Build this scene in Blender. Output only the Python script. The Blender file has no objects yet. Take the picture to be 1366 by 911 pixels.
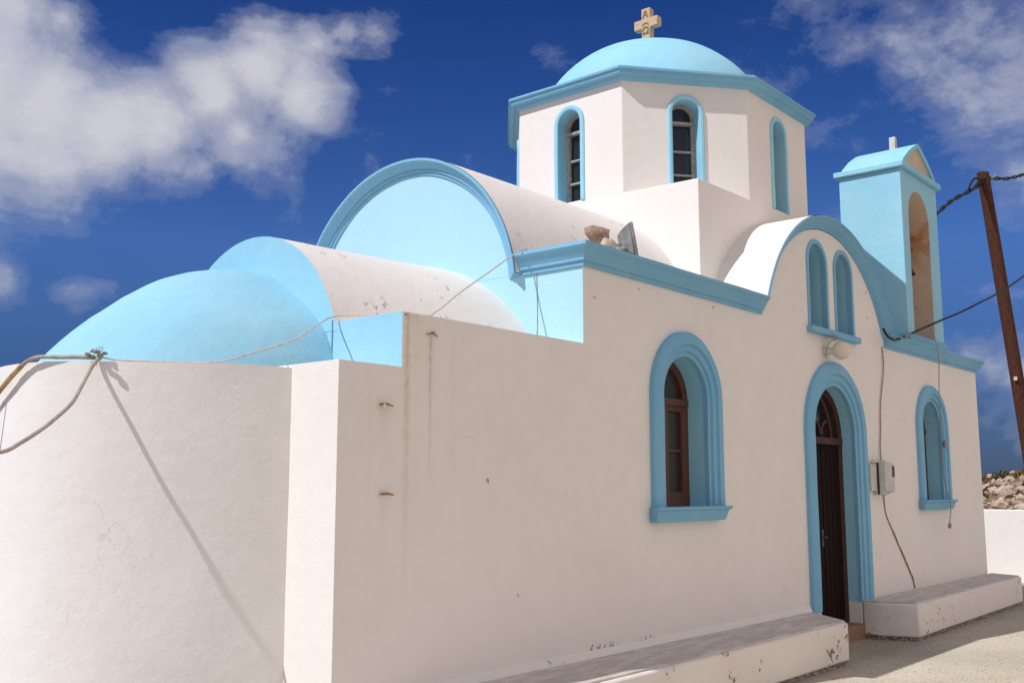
import bpy, bmesh, math, random
from mathutils import Vector, Matrix, noise
from math import sin, cos, pi, radians, sqrt
random.seed(7)
SC = bpy.context.scene
COL = SC.collection

# ---------------------------------------------------------------- camera
cam_d = bpy.data.cameras.new('camera'); cam = bpy.data.objects.new('camera', cam_d); COL.objects.link(cam)
PITCH, AZ = radians(8.0225), radians(40.183)
cam.location = (0, 0, 1.6)
cam.rotation_euler = (pi/2 + PITCH, 0, AZ - pi/2)
cam_d.sensor_fit = 'HORIZONTAL'; cam_d.sensor_width = 36.0
cam_d.lens = 36.0*1380/1366
cam_d.clip_start = 0.1; cam_d.clip_end = 3000
SC.camera = cam

# ---------------------------------------------------------------- light
SUN_EL, SUN_PHI = radians(48.5), radians(17)      # direction to the sun: -x, a little +y
sdir = Vector((-cos(SUN_EL)*cos(SUN_PHI), cos(SUN_EL)*sin(SUN_PHI), sin(SUN_EL)))
sun_d = bpy.data.lights.new('sun', 'SUN'); sun = bpy.data.objects.new('sun', sun_d); COL.objects.link(sun)
sun_d.energy = 3.6; sun_d.angle = radians(0.55); sun_d.color = (1.0, 0.99, 0.975)
sun.rotation_euler = (-sdir).to_track_quat('-Z', 'Y').to_euler()
sun.location = (-20, 8, 30)
SC.view_settings.view_transform = 'Standard'
SC.view_settings.look = 'None'
SC.view_settings.gamma = 1.0
SC.view_settings.use_curve_mapping = False
SC.view_settings.exposure = 0.04

def ramp(nt, pts, interp='LINEAR'):
    r = nt.nodes.new('ShaderNodeValToRGB'); r.color_ramp.interpolation = interp
    e = r.color_ramp.elements
    while len(e) < len(pts): e.new(0.5)
    for i, (p, c) in enumerate(pts):
        e[i].position = p; e[i].color = (c, c, c, 1) if isinstance(c, (int, float)) else (*c, 1)
    return r

def mth(nt, op, a, b=None, c=None, clamp=False):
    n = nt.nodes.new('ShaderNodeMath'); n.operation = op; n.use_clamp = clamp
    for i, v in enumerate((a, b, c)):
        if v is None: continue
        if isinstance(v, (int, float)): n.inputs[i].default_value = v
        else: nt.links.new(v, n.inputs[i])
    return n.outputs[0]

def mixc(nt, fac, a, b, mode='MIX'):
    n = nt.nodes.new('ShaderNodeMix'); n.data_type = 'RGBA'; n.blend_type = mode
    for k, v in (('Factor', fac), ('A', a), ('B', b)):
        s = [i for i in n.inputs if i.name == k and (i.type == 'RGBA' or (k == 'Factor' and i.type == 'VALUE'))][0]
        if isinstance(v, (int, float)): s.default_value = v
        elif isinstance(v, tuple): s.default_value = (*v, 1)
        else: nt.links.new(v, s)
    return [o for o in n.outputs if o.type == 'RGBA'][0]

world = bpy.data.worlds.new('World'); SC.world = world; world.use_nodes = True
nt = world.node_tree; nt.nodes.clear(); L = nt.links.new
wout = nt.nodes.new('ShaderNodeOutputWorld'); bg = nt.nodes.new('ShaderNodeBackground')
bg.inputs['Strength'].default_value = 0.1
L(bg.outputs[0], wout.inputs[0])
sky = nt.nodes.new('ShaderNodeTexSky'); sky.sky_type = 'NISHITA'; sky.sun_disc = False
sky.sun_elevation = SUN_EL
sky.sun_rotation = math.atan2(sdir.x, sdir.y)
sky.altitude = 50; sky.air_density = 1.0; sky.dust_density = 0.2; sky.ozone_density = 3.0
tc = nt.nodes.new('ShaderNodeTexCoord')
nrm = nt.nodes.new('ShaderNodeVectorMath'); nrm.operation = 'NORMALIZE'; L(tc.outputs['Generated'], nrm.inputs[0])
DIR = nrm.outputs[0]
sep = nt.nodes.new('ShaderNodeSeparateXYZ'); L(DIR, sep.inputs[0])
# deep polarised blue: the sky tinted by elevation
tint = ramp(nt, [(0.0, (0.075, 0.11, 0.26)), (0.08, (0.12, 0.19, 0.40)), (0.22, (0.27, 0.44, 0.80)), (0.38, (0.13, 0.30, 0.68)), (0.5, (0.08, 0.22, 0.58)), (1.0, (0.06, 0.17, 0.45))])
L(mth(nt, 'MULTIPLY', sep.outputs[2], 1.0, clamp=True), tint.inputs[0])
skyc = mixc(nt, 1.0, sky.outputs[0], tint.outputs[0], 'MULTIPLY')
# clouds: noise broken up inside soft patches of the sky
def vnoise(scale, detail, rough, off=(0,0,0), dist=0.0):
    mp = nt.nodes.new('ShaderNodeMapping'); mp.inputs['Location'].default_value = off
    mp.inputs['Scale'].default_value = (1, 1, 1.6); L(DIR, mp.inputs[0])
    n = nt.nodes.new('ShaderNodeTexNoise'); n.inputs['Scale'].default_value = scale
    n.inputs['Detail'].default_value = detail; n.inputs['Roughness'].default_value = rough
    n.inputs['Distortion'].default_value = dist
    L(mp.outputs[0], n.inputs['Vector']); return n.outputs[0]
n_big = vnoise(5.5, 8, 0.60, (3.1, 1.7, 0.4), 0.5)
n_fin = vnoise(19, 9, 0.66, (0.3, 5.2, 1.1), 0.2)
PATCHES = [((0.3515, 0.8685, 0.3494), 0.109, 1.0), ((0.3934, 0.8595, 0.3265), 0.087, 1.0), ((0.4398, 0.8423, 0.3116), 0.08, 1.0), ((0.4792, 0.8173, 0.3201), 0.08, 0.95), ((0.5095, 0.7835, 0.3558), 0.072, 1.0), ((0.5372, 0.7555, 0.3749), 0.069, 1.0), ((0.571, 0.7382, 0.3593), 0.058, 0.95), ((0.5363, 0.7796, 0.3234), 0.08, 0.8), ((0.402, 0.8714, 0.281), 0.094, 0.85), ((0.3526, 0.89, 0.2891), 0.109, 0.9), ((0.45, 0.8455, 0.2874), 0.065, 0.7), ((0.5155, 0.8057, 0.2917), 0.051, 0.6), ((0.5852, 0.699, 0.411), 0.036, 0.45), ((0.6109, 0.6766, 0.4111), 0.04, 0.4), ((0.5702, 0.7174, 0.4003), 0.04, 0.6), ((0.3573, 0.8465, 0.3947), 0.058, 0.9), ((0.3914, 0.8309, 0.3956), 0.043, 0.7), ((0.4651, 0.7838, 0.4114), 0.036, 0.25), ((0.3831, 0.9067, 0.1764), 0.04, 0.6), ((0.449, 0.877, 0.171), 0.051, 0.38), ((0.8438, 0.3422, 0.4135), 0.108, 0.414), ((0.873, 0.2946, 0.3887), 0.127, 0.46), ((0.8916, 0.2379, 0.3853), 0.136, 0.57), ((0.9095, 0.2049, 0.3618), 0.117, 0.57), ((0.9044, 0.2501, 0.3457), 0.117, 0.386), ((0.8553, 0.3706, 0.362), 0.108, 0.276), ((0.8782, 0.3689, 0.3043), 0.117, 0.294), ((0.9268, 0.2126, 0.3095), 0.117, 0.368), ((0.9534, 0.2782, 0.1169), 0.04, 0.5), ((0.9603, 0.259, 0.1041), 0.043, 0.5), ((0.9669, 0.2362, 0.0964), 0.051, 0.5), ((0.9625, 0.2657, 0.0552), 0.051, 0.28), ((0.9598, 0.2303, 0.1607), 0.058, 0.2), ((0.9296, 0.1358, 0.3427), 0.196, 0.828), ((0.9758, 0.0762, 0.2048), 0.159, 0.8), ((0.2417, 0.9253, 0.2923), 0.159, 0.9), ((0.192, 0.9695, 0.1523), 0.181, 0.7), ((0.9782, 0.1908, 0.0815), 0.087, 0.7)]
acc = None
for (c, r, s) in PATCHES:
    d = nt.nodes.new('ShaderNodeVectorMath'); d.operation = 'DISTANCE'
    L(DIR, d.inputs[0]); d.inputs[1].default_value = c
    v = mth(nt, 'MULTIPLY', mth(nt, 'SUBTRACT', 1.0, mth(nt, 'DIVIDE', d.outputs['Value'], r*1.12), clamp=True), s*1.25)
    acc = v if acc is None else mth(nt, 'SMOOTH_MAX', acc, v, 0.22)
fb = mth(nt, 'ADD', mth(nt, 'MULTIPLY', mth(nt, 'SUBTRACT', n_big, 0.5), 2.3), mth(nt, 'MULTIPLY', mth(nt, 'SUBTRACT', n_fin, 0.5), 1.2))
dens = mth(nt, 'ADD', acc, mth(nt, 'MULTIPLY', fb, 0.50)) if acc else n_big
dr = ramp(nt, [(0.30, 0.0), (0.43, 0.20), (0.66, 0.64), (1.0, 0.93)], 'EASE'); L(dens, dr.inputs[0])
haze = ramp(nt, [(0.0, 0.35), (0.3, 0.12), (0.6, 0.0)])
veil = mth(nt, 'MULTIPLY', mth(nt, 'MULTIPLY', dens, 0.03, clamp=True), 1.0)
cfac = mth(nt, 'MAXIMUM', dr.outputs[0], veil)
cgr = ramp(nt, [(0.25, (2.7, 3.2, 4.7)), (0.60, (4.7, 4.85, 5.8)), (0.95, (6.2, 6.1, 6.7))])
L(mth(nt, 'ADD', mth(nt, 'MULTIPLY', dens, 0.8), mth(nt, 'MULTIPLY', mth(nt, 'SUBTRACT', vnoise(9, 6, 0.6, (1, 9, 4), 0.4), 0.5), 1.1)), cgr.inputs[0])
skyc = mixc(nt, cfac, skyc, cgr.outputs[0])
# fill light: unseen warm cloud glow added behind the camera (towards -y)
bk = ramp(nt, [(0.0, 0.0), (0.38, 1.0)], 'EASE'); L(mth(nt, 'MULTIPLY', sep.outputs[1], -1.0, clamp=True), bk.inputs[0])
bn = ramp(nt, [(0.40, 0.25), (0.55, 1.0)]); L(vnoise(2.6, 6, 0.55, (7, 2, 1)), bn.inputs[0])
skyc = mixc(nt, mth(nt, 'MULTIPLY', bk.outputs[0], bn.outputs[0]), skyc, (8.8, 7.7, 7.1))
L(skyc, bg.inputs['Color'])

# ---------------------------------------------------------------- materials
def new_mat(name, rough=0.9, spec=0.3):
    m = bpy.data.materials.new(name); m.use_nodes = True
    t = m.node_tree; b = t.nodes['Principled BSDF']
    b.inputs['Roughness'].default_value = rough
    b.inputs['Specular IOR Level'].default_value = spec
    return m, t, b

def pos(t):
    g = t.nodes.new('ShaderNodeNewGeometry'); return g.outputs['Position']

def tnoise(t, vec, scale, detail=4, rough=0.55, sc=None, dist=0):
    if sc:
        mp = t.nodes.new('ShaderNodeMapping'); mp.inputs['Scale'].default_value = sc
        t.links.new(vec, mp.inputs[0]); vec = mp.outputs[0]
    n = t.nodes.new('ShaderNodeTexNoise'); n.inputs['Scale'].default_value = scale
    n.inputs['Detail'].default_value = detail; n.inputs['Roughness'].default_value = rough
    n.inputs['Distortion'].default_value = dist
    t.links.new(vec, n.inputs['Vector']); return n.outputs[0]

def bump(t, b, hts):
    prev = None
    for h, dist, st in hts:
        n = t.nodes.new('ShaderNodeBump'); n.inputs['Distance'].default_value = dist; n.inputs['Strength'].default_value = st
        t.links.new(h, n.inputs['Height'])
        if prev: t.links.new(prev, n.inputs['Normal'])
        prev = n.outputs[0]
    t.links.new(prev, b.inputs['Normal'])

def plaster(name, col, col2, patchy=0.5, relief=1.0, stains=False, chips=0.0, pits=False, streak=False, cracks=False, chipcol=(0.12, 0.095, 0.08), chiplo=0.55):
    m, t, b = new_mat(name, 0.92, 0.2)
    P = pos(t)
    n1 = tnoise(t, P, 1.3, 5, 0.6); n2 = tnoise(t, P, 9, 4, 0.6); n3 = tnoise(t, P, 70, 3, 0.6)
    r1 = ramp(t, [(0.35, 0.0), (0.7, 1.0)]); t.links.new(n1, r1.inputs[0])
    c = mixc(t, mth(t, 'MULTIPLY', r1.outputs[0], patchy), col, col2)
    r2 = ramp(t, [(0.3, 0.972), (0.62, 1.0)]); t.links.new(n2, r2.inputs[0])
    c = mixc(t, 1.0, c, r2.outputs[0], 'MULTIPLY')
    if streak:                                   # faint rain runs
        ns = tnoise(t, P, 3.0, 4, 0.6, (3.0, 3.0, 0.22)); rs = ramp(t, [(0.58, 0.0), (0.9, 0.10)]); t.links.new(ns, rs.inputs[0])
        c = mixc(t, rs.outputs[0], c, (col[0]*0.72, col[1]*0.68, col[2]*0.62))
    if stains:                                   # rust runs below the old iron stubs and along the corner
        sp = t.nodes.new('ShaderNodeSeparateXYZ'); t.links.new(P, sp.inputs[0])
        X, Y, Z = sp.outputs
        wob = mth(t, 'MULTIPLY', mth(t, 'SUBTRACT', tnoise(t, P, 14, 3), 0.5), 0.10)
        tot = None
        for (x0, w, zt, zb, a) in [(4.345, .036, 2.66, 0.9, .60), (4.545, .018, 2.535, 1.55, .75), (4.545, .05, 2.54, 2.0, .32), (4.42, .10, 2.64, 2.2, .22), (4.16, .05, 2.07, 1.85, .22), (4.17, .05, 1.54, 1.3, .2), (12.17, .02, 1.33, .4, .25), (4.05,.02,2.2,.2,.08), (4.75,.03,2.6,.2,.07)]:
            dx = mth(t, 'DIVIDE', mth(t, 'ABSOLUTE', mth(t, 'SUBTRACT', mth(t, 'ADD', X, mth(t, 'MULTIPLY', wob, 0.25)), x0)), w)
            gx = mth(t, 'SUBTRACT', 1.0, dx, clamp=True)
            z = mth(t, 'DIVIDE', mth(t, 'SUBTRACT', Z, zb), zt-zb)
            up = mth(t, 'LESS_THAN', Z, mth(t, 'ADD', wob, zt))
            g = mth(t, 'MULTIPLY', mth(t, 'MULTIPLY', gx, mth(t, 'MULTIPLY', z, a, clamp=True)), up)
            tot = g if tot is None else mth(t, 'MAXIMUM', tot, g)
        front = mth(t, 'LESS_THAN', Y, 4.6)
        brk = ramp(t, [(0.3, 0.45), (0.6, 1.0)]); t.links.new(tnoise(t, P, 22, 4), brk.inputs[0])
        tot = mth(t, 'MULTIPLY', mth(t, 'MULTIPLY', tot, front), brk.outputs[0])
        c = mixc(t, tot, c, (0.50, 0.28, 0.09))
        # flaked paint just above the long bench and a few old knocks higher up
        fl_ = None
        for (x0, z0, rx, rz) in [(6.35, .46, .22, .03), (6.95, .45, .20, .025), (5.08, 1.64, .02, .02), (6.9, 3.17, .03, .02), (8.1, 3.2, .03, .02), (6.3, 3.02, .025, .02), (5.4, .9, .02, .02), (12.15, 3.0, .03, .06), (11.72, 3.55, .03, .03), (11.72, 3.85, .02, .03), (12.3, 2.4, .02, .03), (4.37, 2.64, .06, .018)]:
            q_ = mth(t, 'ADD', mth(t, 'POWER', mth(t, 'ABSOLUTE', mth(t, 'DIVIDE', mth(t, 'SUBTRACT', X, x0), rx)), 2.0), mth(t, 'POWER', mth(t, 'ABSOLUTE', mth(t, 'DIVIDE', mth(t, 'SUBTRACT', Z, z0), rz)), 2.0))
            g_ = mth(t, 'SUBTRACT', 1.0, q_, clamp=True); fl_ = g_ if fl_ is None else mth(t, 'MAXIMUM', fl_, g_)
        th_ = ramp(t, [(0.54, 0.0), (0.58, 1.0)]); t.links.new(tnoise(t, P, 30, 2, 0.5), th_.inputs[0])
        fr_ = ramp(t, [(0.0, 0.0), (0.15, 1.0)]); t.links.new(fl_, fr_.inputs[0])
        c = mixc(t, mth(t, 'MULTIPLY', mth(t, 'MULTIPLY', fr_.outputs[0], th_.outputs[0]), mth(t, 'MULTIPLY', front, .6)), c, (0.10, 0.075, 0.06))
    hts = [(n1, 0.05*relief, 0.5), (n2, 0.012*relief, 0.5), (n3, 0.0022, 0.5)]
    if chips > 0:
        v = t.nodes.new('ShaderNodeTexVoronoi'); v.inputs['Scale'].default_value = 26; t.links.new(P, v.inputs['Vector'])
        patch = ramp(t, [(chiplo, 0.0), (chiplo+.07, 1.0)]); t.links.new(tnoise(t, P, 2.6, 4, 0.65), patch.inputs[0])
        q = tnoise(t, P, 20, 2.5, 0.5)
        sh = ramp(t, [(0.60, 0.0), (0.63, 1.0)]); t.links.new(q, sh.inputs[0])
        ch = mth(t, 'MULTIPLY', mth(t, 'MULTIPLY', patch.outputs[0], sh.outputs[0]), chips, clamp=True)
        c = mixc(t, ch, c, chipcol)
        hts.append((mth(t, 'MULTIPLY', ch, -1.0), 0.01, 0.6))
    if cracks:                                   # hairline cracks in a few places
        vo = t.nodes.new('ShaderNodeTexVoronoi'); vo.feature = 'DISTANCE_TO_EDGE'; vo.inputs['Scale'].default_value = 0.8
        wv = t.nodes.new('ShaderNodeVectorMath'); wv.operation = 'ADD'; t.links.new(P, wv.inputs[0])
        nn_ = t.nodes.new('ShaderNodeTexNoise'); nn_.inputs['Scale'].default_value = 2.5; nn_.inputs['Detail'].default_value = 6; t.links.new(P, nn_.inputs['Vector'])
        sc_ = t.nodes.new('ShaderNodeVectorMath'); sc_.operation = 'SCALE'; sc_.inputs['Scale'].default_value = 0.9; t.links.new(nn_.outputs['Color'], sc_.inputs[0])
        t.links.new(sc_.outputs[0], wv.inputs[1]); t.links.new(wv.outputs[0], vo.inputs['Vector'])
        cr_ = ramp(t, [(0.0, 1.0), (0.0035, 0.0)]); t.links.new(vo.outputs['Distance'], cr_.inputs[0])
        cm = ramp(t, [(0.52, 0.0), (0.64, 1.0)]); t.links.new(tnoise(t, P, 0.9, 4, 0.6, (1, 1, 1)), cm.inputs[0])
        ck = mth(t, 'MULTIPLY', cr_.outputs[0], cm.outputs[0])
        c = mixc(t, mth(t, 'MULTIPLY', ck, 0.35), c, (0.40, 0.34, 0.29))
    if pits:
        q = tnoise(t, P, 38, 5, 0.7, (1.0, 1.0, 2.0)); sh = ramp(t, [(0.60, 0.0), (0.70, 1.0)]); t.links.new(q, sh.inputs[0])
        hts.append((sh.outputs[0], 0.003, 0.35))
    t.links.new(c, b.inputs['Base Color'])
    bump(t, b, hts)
    return m

M = {}
M['white'] = plaster('white_plaster', (0.83, 0.79, 0.745), (0.80, 0.75, 0.695), 0.8, 0.5, stains=True, cracks=True, streak=True)
M['white_worn'] = plaster('worn_white_plaster', (0.82, 0.785, 0.75), (0.80, 0.76, 0.72), 0.6, 0.6, chips=0.5, chiplo=.57)
M['white_rough'] = plaster('rough_white_plaster', (0.85, 0.825, 0.80), (0.83, 0.80, 0.765), 0.6, 0.45, pits=True, cracks=True)
M['bench'] = plaster('bench_plaster', (0.81, 0.76, 0.71), (0.77, 0.69, 0.61), 0.8, 0.9, chips=0.9, streak=True, chiplo=.57)
M['blue'] = plaster('light_blue_paint', (0.29, 0.61, 0.775), (0.37, 0.67, 0.80), 0.9, 0.6)
M['blue_deep'] = plaster('blue_paint_fresh', (0.34, 0.63, 0.775), (0.27, 0.58, 0.76), 0.8, 0.7, pits=True, chips=0.4, chipcol=(0.60, 0.56, 0.52), chiplo=.60)
M['blue_trim'] = plaster('blue_trim_paint', (0.20, 0.445, 0.635), (0.24, 0.49, 0.655), 1.0, 0.6, chips=0.55, chipcol=(0.50, 0.55, 0.58), chiplo=.60)
M['blue_pale'] = plaster('pale_blue_paint', (0.42, 0.69, 0.80), (0.44, 0.71, 0.81), 0.5, 0.4)
M['cream'] = plaster('cream_stained_plaster', (0.66, 0.56, 0.44), (0.60, 0.45, 0.30), 1.0, 1.0)
t = M['cream'].node_tree; b = t.nodes['Principled BSDF']; src = b.inputs['Base Color'].links[0].from_socket; P = pos(t)
sp = t.nodes.new('ShaderNodeSeparateXYZ'); t.links.new(P, sp.inputs[0])
band = ramp(t, [(0.0, 0.0), (0.42, 0.10), (0.60, 0.50), (0.70, 1.0), (0.74, 0.9), (0.80, 0.05), (1.0, 0.0)])
t.links.new(mth(t, 'ADD', mth(t, 'DIVIDE', mth(t, 'SUBTRACT', sp.outputs[2], 3.5), 2.0), mth(t, 'MULTIPLY', mth(t, 'SUBTRACT', tnoise(t, P, 5, 4), .5), .22), clamp=True), band.inputs[0])
sm = ramp(t, [(0.35, 0.25), (0.6, 1.0)]); t.links.new(tnoise(t, P, 7, 5, .65), sm.inputs[0])
t.links.new(mixc(t, mth(t, 'MULTIPLY', band.outputs[0], sm.outputs[0]), src, (0.46, 0.17, 0.045)), b.inputs['Base Color'])

def simple(name, col, rough=0.6, spec=0.4, metal=0.0, var=0.12, scale=20, bmp=0.002, col2=None, lo=0.4, hi=0.65, sc=None):
    m, t, b = new_mat(name, rough, spec); P = pos(t)
    n = tnoise(t, P, scale, 5, 0.6, sc); r = ramp(t, [(lo, 0.0), (hi, 1.0)]); t.links.new(n, r.inputs[0])
    c2 = col2 if col2 else tuple(v*(1-var*2) for v in col)
    t.links.new(mixc(t, r.outputs[0], col, c2), b.inputs['Base Color'])
    b.inputs['Metallic'].default_value = metal
    bump(t, b, [(n, bmp, 0.6)])
    return m
M['wood'] = simple('varnished_brown_wood', (0.13, 0.046, 0.024), 0.45, 0.4, scale=14, sc=(6, 6, .6), col2=(0.085, 0.030, 0.016))
M['wood_dark'] = simple('dark_door_wood', (0.018, 0.008, 0.006), 0.8, 0.1, scale=14, sc=(6, 6, .6), col2=(0.009, 0.005, 0.004))
M['wood_mid'] = simple('aged_brown_wood', (0.075, 0.028, 0.017), 0.6, 0.25, scale=14, sc=(6, 6, .6), col2=(0.045, 0.018, 0.012))
M['frame_grey'] = simple('weathered_grey_frame', (0.46, 0.42, 0.37), 0.8, 0.2, scale=30, col2=(0.30, 0.26, 0.22))
M['stone'] = simple('carved_sandstone', (0.62, 0.47, 0.32), 0.9, 0.2, scale=40, col2=(0.52, 0.36, 0.23), bmp=0.004)
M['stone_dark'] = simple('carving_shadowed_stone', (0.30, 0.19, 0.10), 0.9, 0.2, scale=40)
M['marble'] = simple('grey_marble_slab', (0.64, 0.59, 0.555), 0.6, 0.3, scale=4, col2=(0.52, 0.47, 0.44), sc=(1, 3, 1), bmp=0.001, lo=.42, hi=.56)
M['rock_pale'] = simple('pale_rock', (0.60, 0.51, 0.43), 0.9, 0.2, scale=9, col2=(0.34, 0.21, 0.12), bmp=0.01)
M['rock_brown'] = simple('brown_rock', (0.30, 0.20, 0.14), 0.9, 0.2, scale=18, col2=(0.45, 0.36, 0.28), bmp=0.01)
M['metal_grey'] = simple('grey_painted_metal', (0.30, 0.31, 0.30), 0.55, 0.4, scale=12, col2=(0.18, 0.18, 0.17))
M['metal_dark'] = simple('dark_metal', (0.03, 0.03, 0.03), 0.5, 0.4)
M['rust'] = simple('rusty_iron', (0.34, 0.12, 0.035), 0.9, 0.2, scale=40, col2=(0.45, 0.28, 0.16))
M['plastic_white'] = simple('aged_white_plastic', (0.62, 0.59, 0.54), 0.5, 0.4, scale=8, col2=(0.52, 0.48, 0.42))
M['plastic_cream'] = simple('yellowed_hose', (0.50, 0.36, 0.17), 0.7, 0.3, scale=25, col2=(0.30, 0.20, 0.10))
M['hose'] = simple('beige_cable_sheath', (0.46, 0.40, 0.34), 0.75, 0.3, scale=16, col2=(0.34, 0.28, 0.23))
M['wire_pale'] = simple('pale_wire', (0.60, 0.57, 0.53), 0.6, 0.3, scale=30)
M['wire_dirty'] = simple('painted_wire', (0.44, 0.38, 0.33), 0.8, 0.3, scale=60, col2=(0.25, 0.18, 0.12))
M['wire_black'] = simple('black_cable', (0.018, 0.017, 0.017), 0.6, 0.3, scale=50)
M['globe'] = simple('frosted_glass_globe', (0.80, 0.72, 0.56), 0.35, 0.5, scale=6, var=0.03, bmp=0.0)
M['pole'] = simple('creosoted_pole_wood', (0.115, 0.042, 0.024), 0.8, 0.25, scale=10, sc=(7, 7, .5), col2=(0.045, 0.017, 0.011), bmp=0.02)
M['brick_step'] = simple('terracotta_threshold', (0.34, 0.20, 0.13), 0.8, 0.3, scale=18)
M['kerb_stone'] = simple('grey_kerb_stone', (0.20, 0.18, 0.17), 0.85, 0.3, scale=30)
M['plant_brown'] = simple('dry_scrub', (0.20, 0.12, 0.04), 0.9, 0.1, scale=8, col2=(0.30, 0.18, 0.07))
M['plant_green'] = simple('grey_green_scrub', (0.075, 0.085, 0.03), 0.9, 0.1, scale=8, col2=(0.13, 0.11, 0.045))

# glass
m, t, b = new_mat('dark_window_glass', 0.12, 0.5); b.inputs['Base Color'].default_value = (0.022, 0.024, 0.028, 1)
bump(t, b, [(tnoise(t, pos(t), 5, 2), 0.004, 0.4)]); M['glass'] = m
m, t, b = new_mat('dusty_window_glass', 0.25, 0.5); b.inputs['Base Color'].default_value = (0.05, 0.045, 0.042, 1)
bump(t, b, [(tnoise(t, pos(t), 5, 2), 0.004, 0.4)]); M['glass_dusty'] = m

# pebble-washed concrete of the courtyard
m, t, b = new_mat('pebble_concrete', 0.9, 0.2); P = pos(t)
v = t.nodes.new('ShaderNodeTexVoronoi'); v.inputs['Scale'].default_value = 24; t.links.new(P, v.inputs['Vector'])
rv = ramp(t, [(0.0, 1.0), (0.45, 0.0)]); t.links.new(v.outputs['Distance'], rv.inputs[0])
cr = ramp(t, [(0.0, (0.60, 0.53, 0.41)), (0.28, (0.70, 0.63, 0.51)), (0.52, (0.46, 0.40, 0.31)), (0.70, (0.19, 0.165, 0.13)), (0.88, (0.80, 0.74, 0.62))], 'CONSTANT')
sepc = t.nodes.new('ShaderNodeSeparateColor'); t.links.new(v.outputs['Color'], sepc.inputs[0]); t.links.new(sepc.outputs[0], cr.inputs[0])
c = mixc(t, mth(t, 'MULTIPLY', rv.outputs[0], 1.0, clamp=True), (0.60, 0.54, 0.43), cr.outputs[0])
rg = ramp(t, [(0.35, 0.86), (0.6, 1.0)]); t.links.new(tnoise(t, P, 0.9, 5, 0.6), rg.inputs[0])
c = mixc(t, 1.0, c, rg.outputs[0], 'MULTIPLY')
ro = ramp(t, [(0.60, 0.0), (0.75, 0.35)]); t.links.new(tnoise(t, P, 1.6, 3, 0.5), ro.inputs[0])
c = mixc(t, ro.outputs[0], c, (0.48, 0.34, 0.17))
gr = ramp(t, [(0.36, 0.62), (0.5, 1.0), (0.66, 1.12)]); t.links.new(tnoise(t, P, 60, 3, .7), gr.inputs[0])
c = mixc(t, 1.0, c, gr.outputs[0], 'MULTIPLY')
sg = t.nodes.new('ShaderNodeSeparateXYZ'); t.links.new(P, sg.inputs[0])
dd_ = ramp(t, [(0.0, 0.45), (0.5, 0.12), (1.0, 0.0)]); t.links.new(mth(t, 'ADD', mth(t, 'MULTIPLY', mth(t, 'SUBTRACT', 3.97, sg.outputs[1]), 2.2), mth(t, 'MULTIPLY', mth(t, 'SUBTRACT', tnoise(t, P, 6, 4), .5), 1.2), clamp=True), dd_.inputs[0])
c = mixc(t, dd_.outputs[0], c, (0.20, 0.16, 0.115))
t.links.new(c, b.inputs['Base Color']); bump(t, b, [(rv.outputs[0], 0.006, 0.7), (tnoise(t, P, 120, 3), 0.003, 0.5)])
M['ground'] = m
# rough exposed aggregate under the benches
m, t, b = new_mat('exposed_aggregate', 0.9, 0.2); P = pos(t)
v = t.nodes.new('ShaderNodeTexVoronoi'); v.inputs['Scale'].default_value = 55; t.links.new(P, v.inputs['Vector'])
cr = ramp(t, [(0.0, (0.17, 0.145, 0.13)), (0.35, (0.30, 0.265, 0.23)), (0.75, (0.46, 0.42, 0.37))], 'CONSTANT')
sepc = t.nodes.new('ShaderNodeSeparateColor'); t.links.new(v.outputs['Color'], sepc.inputs[0]); t.links.new(sepc.outputs[0], cr.inputs[0])
t.links.new(cr.outputs[0], b.inputs['Base Color']); bump(t, b, [(v.outputs['Distance'], 0.02, 1.0)])
M['aggregate'] = m
# stony hillside
m, t, b = new_mat('stony_earth', 0.95, 0.1); P = pos(t)
cr = ramp(t, [(0.30, (0.13, 0.085, 0.045)), (0.45, (0.27, 0.17, 0.09)), (0.56, (0.36, 0.26, 0.17)), (0.68, (0.50, 0.42, 0.33))])
t.links.new(tnoise(t, P, 1.1, 8, 0.7), cr.inputs[0]); t.links.new(cr.outputs[0], b.inputs['Base Color'])
bump(t, b, [(tnoise(t, P, 3, 6, 0.7), 0.3, 0.8)])
M['earth'] = m

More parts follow.
